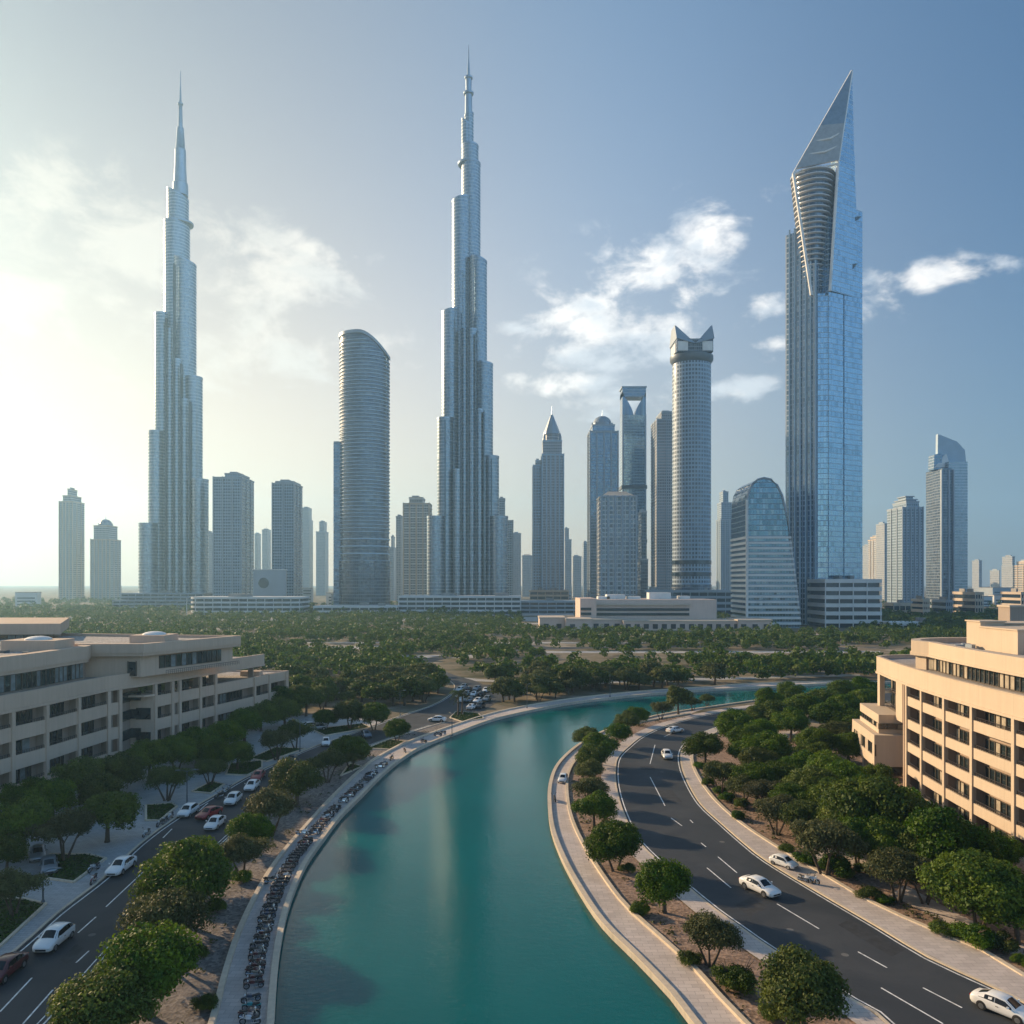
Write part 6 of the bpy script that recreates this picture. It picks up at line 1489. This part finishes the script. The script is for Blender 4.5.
# ------------------------------------------------------------------ motorbikes
M['chrome'] = plain('chrome', (0.55, 0.56, 0.58), 0.2, 1.0); M['seat'] = plain('bike_seat', (0.018, 0.018, 0.02), 0.6)
for n_, c_ in (('bike_black', (0.02, 0.02, 0.024)), ('bike_red', (0.16, 0.014, 0.02)), ('bike_silver', (0.50, 0.52, 0.55)), ('bike_teal', (0.02, 0.24, 0.26)), ('bike_maroon', (0.07, 0.015, 0.02)), ('bike_navy', (0.03, 0.05, 0.09))): M[n_] = paint_mat(n_ + '_paint', c_)
def make_bike(paint, label):
    t = thing('motorbike', label, 'motorbike')
    for x, r in ((.68, .31), (-.66, .31)):
        mb = MB(); n = 18
        prof = [(r, -.055), (r - .03, -.075), (r - .10, -.05), (r - .10, .05), (r - .03, .075), (r, .055)]
        rings = [[(x + q * math.cos(2 * math.pi * k / n), y, r + q * math.sin(2 * math.pi * k / n)) for q, y in prof] for k in range(n)]
        rings.append(rings[0]); mb.loft(rings, False, False); w = mb.build('wheel', M['rubber'], t, smooth=True)
        mb = MB(); mb.tube([(x, -.05, r), (x, .05, r)], r - .1, 14); mb.build('rim', M['chrome'], w)
    mb = MB(); mb.loft([[(-.28, -.13, .28), (.30, -.13, .28), (.36, -.10, .56), (-.30, -.12, .60)], [(-.28, .13, .28), (.30, .13, .28), (.36, .10, .56), (-.30, .12, .60)]]); mb.build('engine', M['chrome'], t)
    mb = MB()
    for x, w, h, z in (): pass
    mb.loft([[(.48, y * .09, z) for y, z in ((-1, .70), (1, .70), (.7, .82), (-.7, .82))], [(.26, y * .17, z) for y, z in ((-1, .62), (1, .62), (.7, .90), (-.7, .90))], [(-.02, y * .16, z) for y, z in ((-1, .60), (1, .60), (.7, .87), (-.7, .87))], [(-.14, y * .10, z) for y, z in ((-1, .62), (1, .62), (.7, .78), (-.7, .78))]]); mb.build('tank', M[paint], t, smooth=True)
    mb = MB(); mb.loft([[(-.08, y * .11, z) for y, z in ((-1, .66), (1, .66), (.9, .77), (-.9, .77))], [(-.40, y * .15, z) for y, z in ((-1, .64), (1, .64), (.9, .75), (-.9, .75))], [(-.72, y * .14, z) for y, z in ((-1, .70), (1, .70), (.8, .82), (-.8, .82))], [(-.86, y * .08, z) for y, z in ((-1, .74), (1, .74), (.7, .82), (-.7, .82))]]); mb.build('seat', M['seat'], t, smooth=True)
    mb = MB(); mb.loft([[(-.50, y * .10, z) for y, z in ((-1, .52), (1, .52), (1, .66), (-1, .66))], [(-1.0, y * .07, z) for y, z in ((-1, .60), (1, .60), (1, .74), (-1, .74))]]); mb.build('rear_fender', M[paint], t)
    for sy in (-1, 1):
        mb = MB(); mb.tube([(.70, sy * .09, .31), (.52, sy * .10, .72), (.44, sy * .10, .98)], .03, 8); mb.build('fork', M['chrome'], t)
        mb = MB(); mb.tube([(.0, sy * .17, .30), (-.5, sy * .19, .30), (-.86, sy * .20, .36)], [.035, .05, .055], 8); mb.build('exhaust', M['chrome'], t)
        mb = MB(); mb.tube([(.40, sy * .36, 1.06), (.42, sy * .38, 1.18)], .02, 6); mb.box((.42, sy * .38, 1.22), (.03, .14, .09)); mb.build('mirror', M['trim'], t)
    mb = MB(); mb.tube([(.30, -.40, 1.0), (.43, -.22, 1.03), (.44, .22, 1.03), (.30, .40, 1.0)], .022, 8); mb.build('handlebar', M['trim'], t)
    mb = MB(); mb.lathe((0, 0, 0), [(.03, -.08), (.09, -.02), (.10, .04), (.09, .06)], 14); o = mb.build('headlight', M['lamp_w'], t, smooth=True); o.location = (.56, 0, .88); o.rotation_euler = (0, R(90), 0)
    mb = MB(); n = 7; mb.loft([[(.68 + (.36 + dz) * math.cos(a), y, .31 + (.36 + dz) * math.sin(a)) for y, dz in ((-.08, 0), (.08, 0), (.06, .03), (-.06, .03))] for a in [R(35 + 100 * k / n) for k in range(n + 1)]]); mb.build('front_fender', M[paint], t, smooth=True)
    mb = MB(); mb.tube([(-.1, .14, .3), (-.16, .34, .02)], .018, 6); mb.build('stand', M['trim'], t)
    return t
BIKES = {}
def bike(x, y, heading, paint, label, group, s=1.0, lean=None):
    if paint in BIKES: o = copy_tree(BIKES[paint])
    else: o = BIKES[paint] = make_bike(paint, label)
    o['label'] = label
    if group: o['group'] = group
    elif 'group' in o: del o['group']
    o.location = (x, y, .014); o.rotation_euler = (R(rnd.uniform(-9, -5)), 0, heading); o.scale = (s,) * 3
nb = dict(bike_black='black', bike_red='red', bike_silver='silver', bike_teal='teal', bike_maroon='maroon', bike_navy='navy')
path = clip(offset(canal_l, -1.9), 62, 148); L = length(path); sN = 0.4; i = 0
gaps = [(4.6, 6.2), (46, 48.5), (61.5, 64.5), (66.5, 68), (74, 77)]
while sN < L:
    p, d = arc_at(path, sN); jump = [b for a, b in gaps if a < sN < b]
    if jump: sN = jump[0]; continue
    c = 'bike_teal' if i == 2 else 'bike_maroon' if (i in (1, 5, 6, 7, 8, 9) or (i % 9 == 4)) else rnd.choice(['bike_black', 'bike_black', 'bike_navy', 'bike_silver', 'bike_black', 'bike_red' if 30 < i < 60 else 'bike_navy', 'bike_black'])
    n_ = Vector((d.y, -d.x))
    bike(p.x + rnd.uniform(-.12, .12), p.y, math.atan2(d.y, d.x) + R(rnd.choice([90, 90, -90]) + rnd.uniform(-14, 14)), c, f'{nb[c]} motorbike in the long row by the canal wall, {nth(i + 1)} from the camera', 'motorbikes parked along the canal wall', rnd.uniform(.78, .9))
    i += 1; sN += rnd.uniform(.85, 1.35)
nb_row = i
for k, (px, py) in enumerate([(380, 768.5), (384, 766), (392, 760), (405, 752.5), (424, 743), (438, 736), (442, 734.5)]):
    p = at(px, py); c = ['bike_black', 'bike_navy', 'bike_black', 'bike_maroon', 'bike_black', 'bike_black', 'bike_navy'][k]
    bike(p.x, p.y, R(20 + 30 * k), c, f'{nb[c]} motorbike past the end of the long row, {nth(k + 1)} of the stragglers by the canal', 'straggling motorbikes by the canal', 1.0)
p = at(272, 884); bike(p.x, p.y, R(5), 'bike_black', 'black motorbike standing alone in the middle of the promenade, off the row', None)
p = at(303, 836); bike(p.x, p.y, R(15), 'bike_silver', 'silver motorbike standing apart near the promenade kerb', None)
p = at(555, 801); bike(p.x, p.y, R(95), 'bike_black', 'black motorbike alone on the sunlit canal promenade', None)
p = at(93, 883); bike(p.x, p.y, R(-80), 'bike_red', 'red motorbike on the kerb in front of the lone white sedan', None, 1.05)
for k, (px, py) in enumerate([(97, 871), (149, 836), (163, 826), (167, 823), (173, 819), (221, 798), (226, 794), (231, 791)]):
    p = at(px, py); c = ['bike_silver', 'bike_silver', 'bike_black', 'bike_navy', 'bike_silver', 'bike_black', 'bike_silver', 'bike_navy'][k]
    bike(p.x - .4, p.y, R(-85 + rnd.uniform(-25, 25)), c, f'{nb[c]} motorbike at the plaza kerb, {nth(k + 1)} from the camera along the road', 'motorbikes at the plaza kerb')
for k, (px, py) in enumerate([(805, 883), (811, 884)]):
    p = at(px, py); bike(p.x, p.y, R(-50 + 20 * k), 'bike_silver', ['silver motorbike on the pavement of the wide road, closer to the parked white car', 'silver motorbike on the pavement of the wide road, farther from the parked white car'][k], None)

# ------------------------------------------------------------------ street furniture
def lamp_post(px, py, h, label, arms=2, rz=0.0):
    p = at(px, py); t = thing('street_lamp', label, 'street lamp', (p.x, p.y, 0), rz)
    mb = MB(); mb.lathe((0, 0, 0), [(.20, 0), (.20, .3), (.12, .5)], 12); mb.build('base', M['dark_metal'], t)
    mb = MB(); mb.tube([(0, 0, .4), (0, 0, h)], [.10, .06], 8); mb.build('pole', M['dark_metal'], t)
    for k in range(arms):
        s_ = 1 if k == 0 else -1
        mb = MB(); mb.tube([(0, 0, h - .2), (s_ * .6, 0, h + .1), (s_ * 1.3, 0, h + .12)], .045, 6); mb.build('arm', M['dark_metal'], t)
        mb = MB(); mb.loft([[(s_ * 1.0, -.14, h + .06), (s_ * 1.75, -.10, h + .06), (s_ * 1.75, .10, h + .06), (s_ * 1.0, .14, h + .06)], [(s_ * 1.05, -.1, h + .2), (s_ * 1.7, -.06, h + .16), (s_ * 1.7, .06, h + .16), (s_ * 1.05, .1, h + .2)]]); mb.build('lamp_head', M['dark_metal'], t)
lamp_post(187, 805, 5.4, 'dark double-armed lamp post on the plaza next to the white kerbside car', 2, .2)
lamp_post(43, 904, 3.6, 'thin short lamp post at the tip of the corner lawn', 1, .4)
lamp_post(463, 715, 7.0, 'slim lamp post on the grass island in front of the small car park', 1, 1.0)
lamp_post(452, 736, 5.0, 'slim lamp post by the promenade at the junction', 1, 2.0)
for k, (px, py) in enumerate([(300, 752), (400, 716), (527, 708), (610, 697)]): lamp_post(px, py, 6.5, ['lamp post beside the long roadside lawn', 'lamp post beside the curve of the small road before the junction', 'lamp post on the far promenade nearest the car park', 'lamp post on the far promenade farther along the canal'][k], 1, .5 * k)
def palm(px, py, h, label):
    p = at(px, py); t = thing('palm_tree', label, 'palm tree', (p.x, p.y, 0)); mb = MB(); mb.tube([(0, 0, 0), (.1, 0, h * .5), (.05, .1, h)], [.28, .2, .18], 8); mb.build('trunk', M['bark'], t)
    vs = []
    for k in range(26):
        a = k * 2.4; e = rnd.uniform(-.5, 1.0); L_ = 2.0
        for j in range(7):
            s = j / 6; q = np.array([math.cos(a) * L_ * s, math.sin(a) * L_ * s, h + e * L_ * s - 1.1 * s * s * L_ * .7]); 
            for sd in (-1, 1):
                w = np.array([-math.sin(a), math.cos(a), -.5]) * sd * .5 * (1 - .5 * s); f_ = np.array([math.cos(a), math.sin(a), -.2]) * .34
                vs += [q, q + f_ * .7, q + w + f_ * 1.2, q + w * .9 + f_ * .5]
    cr = bpy.data.objects.new('crown', mesh_of_quads('crown', np.array(vs), M['leaf_olive'])); C.objects.link(cr); cr.parent = t
palm(458, 716, 6.2, 'tall brownish palm on the grass island before the small car park'); palm(462, 714.5, 5.2, 'short brownish palm on the grass island before the small car park')

# ------------------------------------------------------------------ the air
def haze():
    mb = MB(); mb.prism([(-5400, -200), (5400, -200), (5400, 7200), (-5400, 7200)], -6.0, 760.0)
    m, t = mat('warm_haze')
    v = t.n('ShaderNodeVolumePrincipled', {'Color': (0.42, 0.72, 1.0, 1), 'Density': HAZE, 'Anisotropy': 0.5})
    t.n('ShaderNodeOutputMaterial', {'Volume': v.outputs[0]})
    o = mb.build('haze', m); o['kind'] = 'stuff'; o['label'] = 'thin sunlit haze over the whole city'; o['category'] = 'haze'; o.display_type = 'WIRE'
HAZE = 0.00015
haze()
